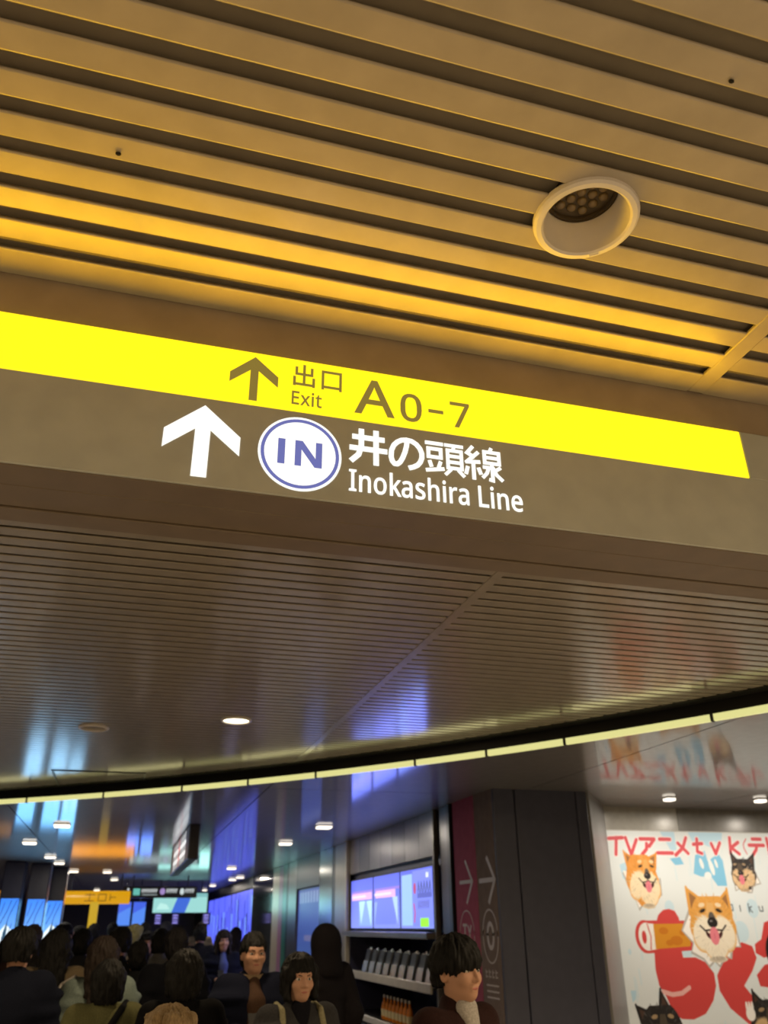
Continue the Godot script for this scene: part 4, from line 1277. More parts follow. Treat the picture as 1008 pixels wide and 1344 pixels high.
# ------------------------------------------------------------------ the scene
func _ready() -> void:
	rng.seed = 11
	# camera
	var cam := Camera3D.new()
	cam.name = "camera"
	cam.fov = 63.63
	cam.near = 0.05
	cam.far = 120.0
	add_child(cam)
	cam.position = Vector3(0, EYE, 0)
	cam.basis = Basis(Vector3.UP, -0.2851235) * Basis(Vector3.RIGHT, 0.4628949) * Basis(Vector3.BACK, -0.0110786)
	cam.current = true
	# surroundings and exposure
	var env := Environment.new()
	env.background_mode = Environment.BG_COLOR
	env.background_color = Color(0, 0, 0)
	env.tonemap_mode = Environment.TONE_MAPPER_LINEAR
	env.tonemap_exposure = 1.0
	env.sdfgi_enabled = true
	env.ssao_enabled = true
	env.ssil_enabled = true
	var we := WorldEnvironment.new()
	we.name = "surroundings"
	we.environment = env
	var ca := CameraAttributesPhysical.new()   # a phone lens focused on the sign
	ca.frustum_focal_length = 24.0
	ca.frustum_focus_distance = 2.1
	ca.exposure_aperture = 3.4
	we.camera_attributes = ca
	add_child(we)

	tex_wear = noise_tex(0.02, Color(0.92, 0.92, 0.92), Color(1, 1, 1))
	tex_cloth = noise_tex(0.05, Color(0.72, 0.72, 0.72), Color(1, 1, 1))
	tex_weave = noise_tex(0.2, Color.BLACK, Color.WHITE, true)
	tex_hair = noise_tex(0.06, Color(0.55, 0.55, 0.55), Color(1, 1, 1))
	var slat_paint := M("slat paint", Color(0.66, 0.62, 0.56), 0.38)
	slat_paint.clearcoat_enabled = true
	slat_paint.clearcoat = 0.2
	slat_paint.clearcoat_roughness = 0.16
	var round_paint := M("round ceiling paint", Color(0.585, 0.545, 0.485), 0.5)
	round_paint.clearcoat_enabled = true
	round_paint.clearcoat = 0.95
	round_paint.clearcoat_roughness = 0.14
	var backing := M("backing", Color(0.46, 0.43, 0.38), 0.8)
	var gloss := M("gloss panel", Color(0.45, 0.44, 0.435), 0.5, 0.0, "wear", 0.3)
	gloss.clearcoat_enabled = true
	gloss.clearcoat = 0.55
	gloss.clearcoat_roughness = 0.085
	var steel := M("brushed steel", Color(0.46, 0.44, 0.41), 0.3, 0.6)
	var dark_metal := M("dark metal", Color(0.10, 0.10, 0.105), 0.35)
	var navy_panel := M("column panel", Color(0.265, 0.28, 0.36), 0.5)
	var plaster := M("plaster", Color(0.62, 0.60, 0.57), 0.5)

	# the large lit things first: the shell of the place
	var floor_m := M("floor stone", Color(0.76, 0.74, 0.70), 0.25)
	shell("floor", MB.new().box(Vector3(2, -0.1, -19.5), Vector3(17, 0.2, 54)), floor_m, "pale polished stone floor")
	shell("ceiling", MB.new().box(Vector3(2, C1 + 0.5, -19.5), Vector3(17, 0.2, 54)), backing, "slab above the hung ceilings")
	shell("wall_left", MB.new().box(Vector3(-6.4, 1.8, -19.5), Vector3(0.2, 3.7, 54)), M("left wall", Color(0.30, 0.30, 0.32), 0.4), "dark grey left wall")
	shell("wall_back", MB.new().box(Vector3(2, 1.8, 6.3), Vector3(17, 3.7, 0.2)), plaster, "plain wall behind")
	shell("wall_right", MB.new().box(Vector3(10.3, 1.8, -1.5), Vector3(0.2, 3.7, 16)), plaster, "plain wall on the right")
	shell("wall_far", MB.new().box(Vector3(-1.0, 1.8, -44.5), Vector3(11, 3.7, 0.2)), M("far wall", Color(0.16, 0.16, 0.17), 0.4), "dark far wall at the end of the passage")

	build_near_ceiling(slat_paint, backing)
	build_sign()

	# the beam that carries the sign
	var beam := structure("beam", "grey downstand beam across the passage")
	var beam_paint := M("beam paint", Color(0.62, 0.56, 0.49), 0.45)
	part("beam_face", MB.new().box(Vector3(1, (BEAM_BOTTOM + C1 + 0.4) / 2 + 0.015, BEAM_Z - 0.02), Vector3(11, C1 + 0.37 - BEAM_BOTTOM, 0.038)), beam_paint, beam)
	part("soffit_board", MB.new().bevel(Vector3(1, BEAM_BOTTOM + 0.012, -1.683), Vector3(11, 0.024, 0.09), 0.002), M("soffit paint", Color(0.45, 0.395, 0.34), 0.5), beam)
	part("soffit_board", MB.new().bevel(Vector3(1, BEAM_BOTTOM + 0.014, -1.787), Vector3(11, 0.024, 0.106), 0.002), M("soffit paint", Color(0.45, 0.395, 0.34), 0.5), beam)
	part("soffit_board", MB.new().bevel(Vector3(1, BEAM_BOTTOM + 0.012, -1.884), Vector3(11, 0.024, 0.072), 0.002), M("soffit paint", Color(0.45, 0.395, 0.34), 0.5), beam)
	part("beam_back", MB.new().box(Vector3(1, (BEAM_BOTTOM + C1 + 0.4) / 2 + 0.015, -1.905), Vector3(11, C1 + 0.37 - BEAM_BOTTOM, 0.03)), beam_paint, beam)

	build_round_ceiling(round_paint, backing)
	build_outer_ceiling(gloss)
	build_strip_light()
	round_downlight(0.79, -1.13, "large unlit round downlight with a honeycomb of small lenses, in the near slatted ceiling", false, 0)
	round_downlight(0.658, -6.16, "glowing round downlight in the ceiling beyond the sign", true, 2.6)
	round_downlight(-0.351, -6.67, "dim unlit round downlight beyond the sign, left of the glowing one", false, 0)
	for p in [[-1.6, 2.4, "nearer left one"], [2.6, 2.4, "nearer right one"], [-1.6, 4.9, "further left one"], [2.6, 4.9, "further right one"], [4.6, 0.4, "one level with the viewer, far right"]]:
		round_downlight(p[0], p[1], "lit round downlight behind the viewer, " + p[2], true, 10.0, true, "downlights behind the viewer")

	round_downlight(3.9, -2.9, "lit round downlight beyond the sign, out to the right of the view", true, 9.0)
	round_downlight(-2.6, -4.4, "lit round downlight beyond the sign, out to the left of the view", true, 9.0)

	build_walls(navy_panel, steel, dark_metal, plaster, gloss)
	build_poster(plaster)
	build_shop(steel, dark_metal)
	build_passage(steel, dark_metal)
	build_crowd()

func build_walls(navy: Material, steel: Material, dark: Material, plaster: Material, gloss: Material) -> void:
	# the column with its cladding
	var o := structure("column", "dark blue grey clad column beside the poster")
	var H := C3 + 0.02
	var up := Transform3D(Basis(Vector3.RIGHT, Vector3.FORWARD, Vector3.UP), Vector3.ZERO)   # outline given as (x, -z)
	part("core", MB.new().extrude(PackedVector2Array([Vector2(3.49, 8.09), Vector2(4.5, 8.09), Vector2(5.2, 9.1), Vector2(5.2, 9.6), Vector2(3.49, 9.6)]), H, Transform3D(Basis(Vector3.RIGHT, Vector3.FORWARD, Vector3.UP), Vector3.ZERO)), dark, o)
	part("panel", MB.new().bevel(Vector3(3.575, H / 2, -8.065), Vector3(0.235, H, 0.05), 0.01), navy, o)
	part("panel", MB.new().bevel(Vector3(4.04, H / 2, -8.065), Vector3(0.675, H, 0.05), 0.008), navy, o)
	part("panel", MB.new().bevel(Vector3(4.447, H / 2, -8.065), Vector3(0.122, H, 0.05), 0.008), navy, o)
	var a := Vector3(4.515, 0, -8.06)
	var b := Vector3(5.27, 0, -9.08)
	var mid := (a + b) / 2
	var bs := Basis(Vector3.UP, atan2(-(b.z - a.z), b.x - a.x))
	part("return_panel", MB.new().bevel(mid + Vector3(0.0, H / 2, 0.0), Vector3((b - a).length(), H, 0.05), 0.008, bs), M("return panel", Color(0.50, 0.50, 0.50), 0.4), o)
	# the printed side of the column, towards the passage
	var pink := part("pink_panel", MB.new().bevel(Vector3(3.47, H / 2, -8.875), Vector3(0.04, H, 0.63), 0.006), M("pink panel", Color(0.64, 0.34, 0.43), 0.8, 0.0, "wear", 0.15), o, "pink wall panel with a faint white arrow")
	var brown := part("brown_panel", MB.new().bevel(Vector3(3.47, H / 2, -8.32), Vector3(0.04, H, 0.47), 0.006), M("brown panel", Color(0.48, 0.43, 0.41), 0.8, 0.0, "wear", 0.15), o, "brown wall panel with a faint white arrow and round mark")
	var ink := M("pale ink", Color(0.70, 0.67, 0.66), 0.5, 0.0, "")
	var side := Transform3D(Basis(Vector3.FORWARD * -1.0, Vector3.UP, Vector3.LEFT), Vector3(3.45, EYE, 0))   # (z, height) on the passage face
	var mark := func(parent: Node, called: String, strokes: Array, w: float) -> void:
		var m := MB.new()
		for s in strokes:
			var pts := []
			for k in range(0, s.size(), 2): pts.append(Vector2(s[k], s[k + 1]))
			m.stroke(pts, w, 0.0015, side)
		part(called, m, ink, parent)
	mark.call(pink, "arrow", [[-9.05, 0.385, -8.7, 0.385], [-8.87, 0.59, -8.69, 0.385, -8.87, 0.18]], 0.034)
	mark.call(brown, "arrow", [[-8.50, 0.377, -8.12, 0.377], [-8.28, 0.59, -8.10, 0.377, -8.28, 0.17]], 0.042)
	mark.call(pink, "lettering", [[-9.02, -0.02, -8.9, -0.02], [-8.96, -0.02, -8.96, -0.2], [-8.87, -0.02, -8.83, -0.1, -8.83, -0.2], [-8.78, -0.02, -8.83, -0.1]], 0.026)
	var ring := func(cz: float, cy: float, r: float, ry: float) -> Array:
		var a2 := []
		for k in 29: a2.append(cz + cos(TAU * k / 28) * r); a2.append(cy + sin(TAU * k / 28) * ry)
		return a2
	mark.call(brown, "round_mark", [ring.call(-8.29, -0.115, 0.185, 0.23)], 0.014)
	mark.call(brown, "letter", [ring.call(-8.285, -0.112, 0.072, 0.105)], 0.04)
	mark.call(pink, "round_mark", [ring.call(-8.9, -0.115, 0.2, 0.23)], 0.01)
	var small := []
	for k in 4: small.append_array([[-8.45 + 0.08 * k, -0.40, -8.45 + 0.08 * k, -0.47], [-8.46 + 0.08 * k, -0.42, -8.41 + 0.08 * k, -0.42], [-8.46 + 0.08 * k, -0.46, -8.41 + 0.08 * k, -0.46]])
	for k in 3: small.append([-8.45, -0.53 - 0.05 * k, -8.16, -0.53 - 0.05 * k])
	mark.call(brown, "lettering", small, 0.014)

func build_poster(plaster: Material) -> void:
	var w := structure("wall_front", "pale panelled wall behind the dog poster")
	part("panel", MB.new().bevel(Vector3(5.75, 1.5, -9.16), Vector3(1.1, 3.0, 0.08), 0.004), M("poster wall", Color(0.66, 0.65, 0.62), 0.24), w)
	part("panel", MB.new().bevel(Vector3(7.3, 1.5, -9.163), Vector3(1.99, 3.0, 0.08), 0.004), M("poster wall grey", Color(0.50, 0.49, 0.47), 0.24), w)
	part("panel", MB.new().bevel(Vector3(9.3, 1.5, -9.16), Vector3(1.99, 3.0, 0.08), 0.004), M("poster wall grey", Color(0.5, 0.5, 0.5), 0.24), w)
	var t := thing("poster", "large white poster of dogs bursting through paper with big red letters, on the right wall", "poster", Vector3(5.285, 0, -9.115))
	part("mount_board", MB.new().bevel(Vector3(1.5, EYE + 0.945 - 1.2, -0.003), Vector3(3.02, 2.42, 0.012), 0.002), M("poster board", Color(0.82, 0.82, 0.8), 0.5), t)
	var q := MB.new()
	q.quad(Vector3(0, EYE - 1.455, 0.004), Vector3(3.0, EYE - 1.455, 0.004), Vector3(3.0, EYE + 0.945, 0.004), Vector3(0, EYE + 0.945, 0.004))
	var m := StandardMaterial3D.new()
	m.resource_name = "poster print"
	m.albedo_texture = draw_poster()
	m.roughness = 0.45
	part("print", q, m, t)
	for p in [[5.65, -8.27, "square ceiling light over the left part of the dog poster"], [6.75, -8.17, "square ceiling light over the middle of the dog poster"], [7.85, -8.17, "square ceiling light over the right end of the dog poster"]]:
		square_light(p[0], p[1], p[2], "square lights over the poster", 2.1, 0.1)

func build_shop(steel: Material, dark: Material) -> void:
	# the passage wall with its recessed counter: panels above, screens, shelves
	var o := structure("wall_right", "panelled passage wall above the row of blue screens")
	var tones := [Color(0.46, 0.46, 0.50), Color(0.40, 0.40, 0.45), Color(0.26, 0.26, 0.33), Color(0.34, 0.34, 0.40), Color(0.44, 0.44, 0.48), Color(0.30, 0.30, 0.36), Color(0.46, 0.45, 0.46)]
	for k in 7:
		var z0 := -9.87 - 0.59 * k
		part("panel", MB.new().bevel(Vector3(3.5, (C3 + 2.46) / 2, z0 - 0.295), Vector3(0.06, C3 - 2.46, 0.582), 0.004), M("shop panel %d" % k, tones[k], 0.3, 0.0), o)
	part("panel", MB.new().bevel(Vector3(3.5, C3 / 2, -9.53), Vector3(0.06, C3, 0.3), 0.006), M("shop panel 2", Color(0.22, 0.22, 0.27), 0.2, 0.3), o)
	part("post", MB.new().bevel(Vector3(3.46, C3 / 2, -9.83), Vector3(0.06, C3, 0.06), 0.008), steel, o)
	part("post", MB.new().bevel(Vector3(3.46, C3 / 2, -9.29), Vector3(0.07, C3, 0.1), 0.008), dark, o)
	part("post", MB.new().bevel(Vector3(3.44, C3 / 2, -14.03), Vector3(0.07, C3, 0.07), 0.008), M("bright post", Color(0.72, 0.68, 0.6), 0.3, 0.3), o)
	part("ledge", MB.new().bevel(Vector3(3.42, 1.625, -11.93), Vector3(0.16, 0.07, 4.1), 0.01), steel, o)
	var hollow := M("hollow", Color(0.20, 0.20, 0.29), 0.5)
	part("recess_back", MB.new().box(Vector3(4.5, 0.8, -11.93), Vector3(0.05, 1.62, 4.2)), hollow, o)
	part("recess_end", MB.new().box(Vector3(4.0, 0.8, -9.72), Vector3(1.0, 1.62, 0.16)), hollow, o)
	part("recess_end", MB.new().box(Vector3(4.0, 0.8, -14.1), Vector3(1.0, 1.62, 0.06)), hollow, o)
	part("recess_roof", MB.new().box(Vector3(4.0, 1.64, -11.93), Vector3(1.05, 0.04, 4.2)), hollow, o)
	part("recess_roof", MB.new().box(Vector3(3.56, 2.05, -11.93), Vector3(0.04, 0.86, 4.2)), hollow, o)
	part("counter_front", MB.new().bevel(Vector3(3.5, 0.25, -11.93), Vector3(0.06, 0.5, 4.2), 0.006), hollow, o)
	var what := ["left blue screen above the shelves, with a pink band and a pale shape", "middle blue screen above the shelves, with a faint pink band", "right blue screen above the shelves, with dark lettering and a green box"]
	for k in 3:
		screen_box("screen", what[k], "screen", Vector3(3.46, EYE + 0.275, -13.22 + 1.315 * k), -PI / 2, Vector2(1.27, 0.655), screen_tex(k), 1.15, 1.1, Color(0.45, 0.52, 1.0), "screens above the shelves")
	# shelves
	var lip := M("shelf lip", Color(0.66, 0.63, 0.57), 0.35)
	var s1 := thing("display_shelf", "upper shelf under the blue screens with a broad pale front edge", "shelf", Vector3(3.5, 1.1, -11.93))
	part("board", MB.new().bevel(Vector3(0.25, 0, 0), Vector3(0.7, 0.03, 4.05), 0.006), dark, s1)
	part("front_edge", MB.new().bevel(Vector3(-0.11, 0.0, 0), Vector3(0.03, 0.1, 4.05), 0.008), lip, s1)
	var s2 := thing("display_shelf", "lower shelf under the blue screens holding amber bottles", "shelf", Vector3(3.5, 0.6, -11.93))
	part("board", MB.new().bevel(Vector3(0.25, 0, 0), Vector3(0.7, 0.03, 4.05), 0.006), dark, s2)
	part("front_edge", MB.new().bevel(Vector3(-0.11, 0.0, 0), Vector3(0.03, 0.08, 4.05), 0.008), lip, s2)
	# leaflet holders on the upper shelf
	var clear := M("holder plastic", Color(0.30, 0.31, 0.33), 0.25, 0.0, "")
	var first: Node3D
	for k in 9:
		var z := -13.2 + 0.36 * k
		var t: Node3D
		if k == 0:
			t = thing("leaflet_holder", "grey leaflet holder at the far end of the row on the upper shelf", "holder", Vector3(3.52, 1.115, z), -PI / 2, "leaflet holders on the upper shelf")
			var lean := Basis(Vector3.RIGHT, deg_to_rad(-14))
			part("back_plate", MB.new().bevel(lean * Vector3(0, 0.16, 0), Vector3(0.23, 0.32, 0.006), 0.002, lean), clear, t)
			part("pocket", MB.new().bevel(lean * Vector3(0, 0.08, 0.035), Vector3(0.23, 0.15, 0.006), 0.002, lean), clear, t)
			part("foot", MB.new().bevel(Vector3(0, 0.004, 0.0), Vector3(0.23, 0.008, 0.12), 0.002), clear, t)
			part("leaflets", MB.new().bevel(lean * Vector3(0, 0.16, 0.018), Vector3(0.2, 0.29, 0.02), 0.002, lean), M("leaflet paper", Color(0.36, 0.375, 0.39), 0.6), t)
			part("clip", MB.new().bevel(lean * Vector3(0.03, 0.33, 0.004), Vector3(0.05, 0.02, 0.014), 0.003, lean), M("chrome", Color(0.85, 0.85, 0.85), 0.15, 0.9, ""), t)
			first = t
		else:
			t = first.duplicate()
			t.name = numbered("leaflet_holder")
			add_child(t)
			t.set_meta("label", "grey leaflet holder, %s from the far end of the upper shelf" % ORD[k])
			t.position.z = z
	var f2: Node3D
	for k in 8:
		var z := -12.35 + 0.16 * k
		var t: Node3D
		if k == 0:
			t = thing("bottle", "amber bottle at the far end of the row on the lower shelf", "bottle", Vector3(3.55, 0.615, z), 0.0, "amber bottles on the lower shelf")
			part("glass", MB.new().lathe([Vector2(0.0, 0.0), Vector2(0.036, 0.0), Vector2(0.04, 0.01), Vector2(0.04, 0.15), Vector2(0.03, 0.19), Vector2(0.014, 0.215), Vector2(0.014, 0.26)], 18), M("amber glass", Color(0.78, 0.45, 0.12), 0.2, 0.0, ""), t)
			part("cap", MB.new().lathe([Vector2(0.016, 0.25), Vector2(0.016, 0.285), Vector2(0.0, 0.287)], 14), M("cap", Color(0.75, 0.72, 0.65), 0.3, 0.5, ""), t)
			part("paper_label", MB.new().lathe([Vector2(0.0405, 0.04), Vector2(0.0405, 0.12)], 18), M("bottle label", Color(0.75, 0.68, 0.5), 0.6, 0.0, ""), t)
			f2 = t
		else:
			t = f2.duplicate()
			t.name = numbered("bottle")
			add_child(t)
			t.set_meta("label", "amber bottle, %s from the far end of the row on the lower shelf" % ORD[k])
			t.position.z = z
	# a small lamp strip that lights the shelves
	var lt := thing("shelf_light", "slim warm light bar under the ledge over the upper shelf", "light", Vector3(3.6, 1.6, -11.6))
	part("housing", MB.new().bevel(Vector3(0, 0.008, 0), Vector3(0.04, 0.02, 2.8), 0.004), dark, lt)
	part("diffuser", MB.new().box(Vector3(0, -0.004, 0), Vector3(0.03, 0.006, 2.76)), glow("shelf bar", Color(1, 0.92, 0.8), 1.2), lt)
	area_light("light", lt, Vector3(0, -0.012, 0), Vector3.DOWN, Vector2(0.03, 2.7), 0.09, Color(1, 0.9, 0.75))

func build_passage(steel: Material, dark: Material) -> void:
	var o := structure("wall_right", "metal and glass passage wall beyond the screens")
	var warm := M("warm metal", Color(0.52, 0.49, 0.44), 0.28, 0.4)
	var slab := func(called: String, z0: float, z1: float, m: Material, y0 := 0.0, y1 := C3, x := 3.47) -> void:
		part(called, MB.new().bevel(Vector3(x, (y0 + y1) / 2, (z0 + z1) / 2), Vector3(0.06, y1 - y0, absf(z1 - z0) - 0.01), 0.006), m, o)
	slab.call("post", -14.1, -14.95, warm)
	slab.call("post", -14.95, -15.15, dark)
	slab.call("panel", -15.15, -16.2, M("mint metal", Color(0.42, 0.45, 0.43), 0.2, 0.4))
	slab.call("lintel", -16.2, -18.45, dark, 2.4, C3)
	slab.call("panel", -18.45, -19.4, steel)
	slab.call("post", -19.4, -19.6, dark)
	slab.call("panel", -19.6, -20.1, M("green stripe", Color(0.20, 0.48, 0.40), 0.3))
	slab.call("panel", -20.1, -20.6, M("pink stripe", Color(0.62, 0.42, 0.55), 0.3))
	slab.call("post", -20.6, -21.5, M("bright post", Color(0.72, 0.68, 0.6), 0.3, 0.3))
	slab.call("glass_panel", -21.5, -24.9, M("smoked glass", Color(0.26, 0.27, 0.28), 0.08, 0.3, ""))
	slab.call("panel", -38.2, -44.4, dark)
	slab.call("panel", -25.0, -38.2, dark, 2.68, C3)
	slab.call("panel", -25.0, -38.2, dark, 0.0, 0.55)
	shell("wall_right", MB.new().box(Vector3(4.7, 1.8, -27), Vector3(0.2, 3.7, 35)), dark, "wall behind the shop")
	screen_box("display", "tall dim blue display beside the metal posts, left of the three blue screens", "display", Vector3(3.48, 1.25, -17.32), -PI / 2, Vector2(2.15, 2.25), glass_tex(), 0.55, 0.5, Color(0.45, 0.55, 1.0))
	screen_box("led_wall", "long rippling blue LED wall along the far right of the passage", "LED wall", Vector3(3.46, 1.6, -31.5), -PI / 2, Vector2(12.8, 2.1), led_tex(), 1.25, 3.0, Color(0.38, 0.45, 1.0))
	# square lights in the outer ceiling
	for p in [[-0.86, -12.22, "nearest square ceiling light on the left side of the passage", 3.0], [2.55, -11.79, "square ceiling light nearest the row of blue screens", 2.2], [2.48, -14.42, "square ceiling light just beyond the one nearest the blue screens", 2.2], [-1.49, -14.92, "leftmost square ceiling light of the passage, above the bright pillars", 2.5],
			[-1.39, -18.01, "square ceiling light third from the front on the left side", 2.5], [-1.33, -19.73, "square ceiling light fourth from the front on the left side", 0.0], [-1.17, -22.7, "square ceiling light fifth from the front on the left side", 2.5], [-0.41, -22.94, "square ceiling light just above the yellow exit sign", 0.0], [-0.26, -26.68, "square ceiling light behind the top of the yellow exit sign", 2.5]]:
		square_light(p[0], p[1], p[2], "", p[3])
	for p in [[2.39, -21.14, 2.5, "square ceiling light nearest us in the far cluster above the blue LED wall"], [3.04, -26.48, 0.0, "square ceiling light low in the far cluster, against the blue LED wall"], [3.1, -25.2, 2.0, "bright square ceiling light at the near top corner of the blue LED wall"],
			[-0.9, -34.52, 2.5, "tiny ceiling light just over the left half of the yellow exit bar"], [1.43, -33.13, 2.0, "tiny ceiling light just over the middle of the black pictogram sign"], [2.94, -34.55, 0.0, "tiny ceiling light over the right end of the pale green screen"], [2.87, -30.59, 2.0, "tiny ceiling light between the black pictogram sign and the blue LED wall"]]:
		square_light(p[0], p[1], p[3], "far square ceiling lights", p[2])
	# bright signage pillars on the left
	var at := ad_tex()
	var names := ["leftmost bright blue screen on a pillar at the left edge", "middle one of the three bright blue pillar screens on the left", "rightmost bright blue pillar screen, left of the yellow exit sign"]
	var xs := [-2.11, -1.67, -1.40]
	var zs := [-19.3, -19.9, -21.2]
	for k in 3:
		var c := structure("column", "dark signage pillar")
		part("core", MB.new().bevel(Vector3(xs[k] - 0.02, C3 / 2, zs[k] - 0.35), Vector3(0.40, C3, 0.5), 0.02), M("pillar navy", Color(0.16, 0.18, 0.26), 0.35), c)
		screen_box("display", names[k], "display", Vector3(xs[k], 1.52, zs[k]), 0.0, Vector2(0.33, 1.5), at, 1.25, 0.6, Color(0.5, 0.8, 1.0), "", 0.012)
	# a wide bank of the same screens out of sight further left keeps the light of the left wall
	screen_box("display", "wide bright blue screen on the left wall, at the very edge of the view", "display", Vector3(-3.4, 1.5, -18.6), 0.25, Vector2(0.7, 1.5), at, 0.9, 0.4, Color(0.55, 0.8, 1.0))
	# yellow exit sign and its post
	var y := thing("exit_sign", "rounded yellow exit bar hanging over the crowd on the left", "sign", Vector3(-0.64, EYE + 0.665, -24.0))
	part("bar", MB.new().lathe([Vector2(0.0, -0.84), Vector2(0.14, -0.84), Vector2(0.15, -0.82), Vector2(0.15, 0.82), Vector2(0.14, 0.84), Vector2(0.0, 0.84)], 28, Transform3D(Basis(Vector3.BACK, PI / 2), Vector3.ZERO)), glow("exit yellow", lin(0.9, 0.43, 0.005), 0.75), y)
	for e in [-0.6, 0.6]: part("hanger", MB.new().tube([Vector3(e, 0.13, 0), Vector3(e, 0.545, 0)], 0.012), dark, y)
	var strokes := MB.new()
	for s in [[-0.25, 0.06, 0.0, 0.06], [-0.13, 0.09, -0.13, -0.08], [-0.25, -0.08, -0.02, -0.08], [0.08, 0.07, 0.26, 0.07, 0.26, -0.08, 0.08, -0.08, 0.08, 0.07], [0.36, 0.08, 0.36, -0.08], [0.36, 0.0, 0.5, 0.0]]:
		var pts := []
		for k in range(0, s.size(), 2): pts.append(Vector2(s[k], s[k + 1]))
		strokes.stroke(pts, 0.018, 0.004, Transform3D(Basis(), Vector3(0.0, 0.0, 0.146)))
	part("lettering", strokes, M("sign brown ink", Color(0.45, 0.3, 0.05), 0.5, 0.0, ""), y)
	area_light("light", y, Vector3(0, 0, 0.17), Vector3.BACK, Vector2(1.6, 0.26), 0.3, Color(1, 0.6, 0.05))
	var p2 := thing("totem", "slim totem below the yellow exit bar, yellow above and white below", "sign post", Vector3(-0.63, 0, -23.7))
	part("yellow_top", MB.new().bevel(Vector3(0, 2.0, 0), Vector3(0.2, 0.62, 0.08), 0.015), glow("totem yellow", lin(0.8, 0.5, 0.02), 0.7), p2)
	part("white_body", MB.new().bevel(Vector3(0, 0.85, 0), Vector3(0.2, 1.68, 0.08), 0.015), M("totem white", Color(0.8, 0.77, 0.7), 0.4), p2)
	var y2 := thing("exit_sign", "amber exit bar cut off by the left edge of the view", "sign", Vector3(-3.55, EYE + 0.56, -20.0))
	part("bar", MB.new().lathe([Vector2(0.0, -1.2), Vector2(0.12, -1.2), Vector2(0.13, -1.18), Vector2(0.13, 1.18), Vector2(0.12, 1.2), Vector2(0.0, 1.2)], 24, Transform3D(Basis(Vector3.BACK, PI / 2), Vector3.ZERO)), glow("exit amber", lin(0.75, 0.30, 0.01), 0.8), y2)
	for e in [-0.8, 0.8]: part("hanger", MB.new().tube([Vector3(e, 0.12, 0), Vector3(e, 0.65, 0)], 0.012), dark, y2)
	# black sign with white pictograms
	var b := Print.new(2.0, 0.3, 320.0, 0.0, 0.3, Color(0.03, 0.03, 0.035))
	b.oval(0.12, 0.24, 0.03, 0.03, Color(0.92, 0.95, 0.95))
	b.poly([0.06, 0.1, 0.12, 0.22, 0.18, 0.1, 0.14, 0.1, 0.15, 0.03, 0.09, 0.03, 0.1, 0.1], Color(0.92, 0.95, 0.95))
	b.rect(0.26, 0.26, 0.44, 0.06, Color(0.42, 0.78, 0.72))
	for k in 7: b.line([0.5 + 0.062 * k, 0.24, 0.5 + 0.062 * k, 0.14, 0.535 + 0.062 * k, 0.24], 0.018, Color(0.9, 0.93, 0.93))
	b.rect(0.5, 0.09, 0.92, 0.06, Color(0.6, 0.65, 0.65))
	b.oval(1.06, 0.17, 0.075, 0.1, Color(0.68, 0.58, 0.82))
	for k in 5: b.line([1.18 + 0.062 * k, 0.25, 1.18 + 0.062 * k, 0.13, 1.21 + 0.062 * k, 0.25], 0.018, Color(0.9, 0.93, 0.93))
	b.oval(1.6, 0.17, 0.06, 0.1, Color(0.85, 0.9, 0.9))
	for k in 4: b.line([1.7 + 0.066 * k, 0.25, 1.7 + 0.066 * k, 0.13, 1.73 + 0.066 * k, 0.25], 0.018, Color(0.9, 0.93, 0.93))
	var bs := screen_box("hanging_sign", "long black hanging sign with white pictograms and teal and violet marks", "sign", Vector3(0.96, EYE + 0.805, -24.6), 0.0, Vector2(1.86, 0.24), b.tex(), 0.85, 0.1, Color(0.9, 1, 1))
	for e in [-0.7, 0.7]: part("hanger", MB.new().tube([Vector3(e, 0.13, -0.04), Vector3(e, 0.405, -0.04)], 0.012), dark, bs)
	var g := Print.new(1.6, 0.6, 200.0, 0.0, 0.6, Color(0.62, 0.86, 0.84))
	g.poly([0.55, 0.0, 0.75, 0.6, 1.15, 0.6, 0.95, 0.0], Color(0.25, 0.42, 0.85))
	g.rect(0, 0.6, 1.6, 0.48, Color(0.50, 0.74, 0.74))
	g.poly([0.1, 0.1, 0.2, 0.3, 0.4, 0.25, 0.5, 0.1], Color(0.75, 0.95, 0.92))
	var gs := screen_box("display", "wide pale green hanging screen under the black sign", "display", Vector3(1.68, EYE + 0.615, -27.5), 0.0, Vector2(1.55, 0.52), g.tex(), 1.0, 0.8, Color(0.7, 1, 0.95))
	for e in [-0.6, 0.6]: part("hanger", MB.new().tube([Vector3(e, 0.27, -0.04), Vector3(e, 0.595, -0.04)], 0.014), dark, gs)
	var bl := Print.new(0.4, 0.5, 120.0, 0.0, 0.5, Color(0.28, 0.42, 0.95))
	bl.poly([0, 0, 0, 0.25, 0.4, 0.4, 0.4, 0], Color(0.35, 0.58, 1.0))
	var bt := bl.tex()
	for k in 2:
		var d := screen_box("display", ["left one of the two small blue screens under the yellow exit bar", "right one of the two small blue screens under the yellow exit bar"][k], "display", Vector3(0.12 + 0.4 * k, EYE + 0.33, -27.0), 0.0, Vector2(0.34, 0.6), bt, 0.9, 0.3, Color(0.4, 0.55, 1))
		part("hanger", MB.new().tube([Vector3(0, 0.31, -0.04), Vector3(0, 0.88, -0.04)], 0.014), dark, d)
	for k in 3:
		var vio := Print.new(0.2, 0.3, 80.0, 0.0, 0.3, Color(0.1, 0.08, 0.25))
		for r in 4: vio.rect(0.03, 0.27 - 0.07 * r, 0.17, 0.235 - 0.07 * r, Color(0.65, 0.62, 1.0))
		var d2 := screen_box("display", ["tiny violet gate display under the left end of the pale green screen", "tiny violet gate display under the middle of the pale green screen", "tiny violet gate display under the right end of the pale green screen"][k], "display", Vector3(1.1 + [0.0, 0.5, 1.4][k], EYE + 0.19, -28.0), 0.0, Vector2(0.2, 0.28), vio.tex(), 1.0, 0.0, Color.WHITE)
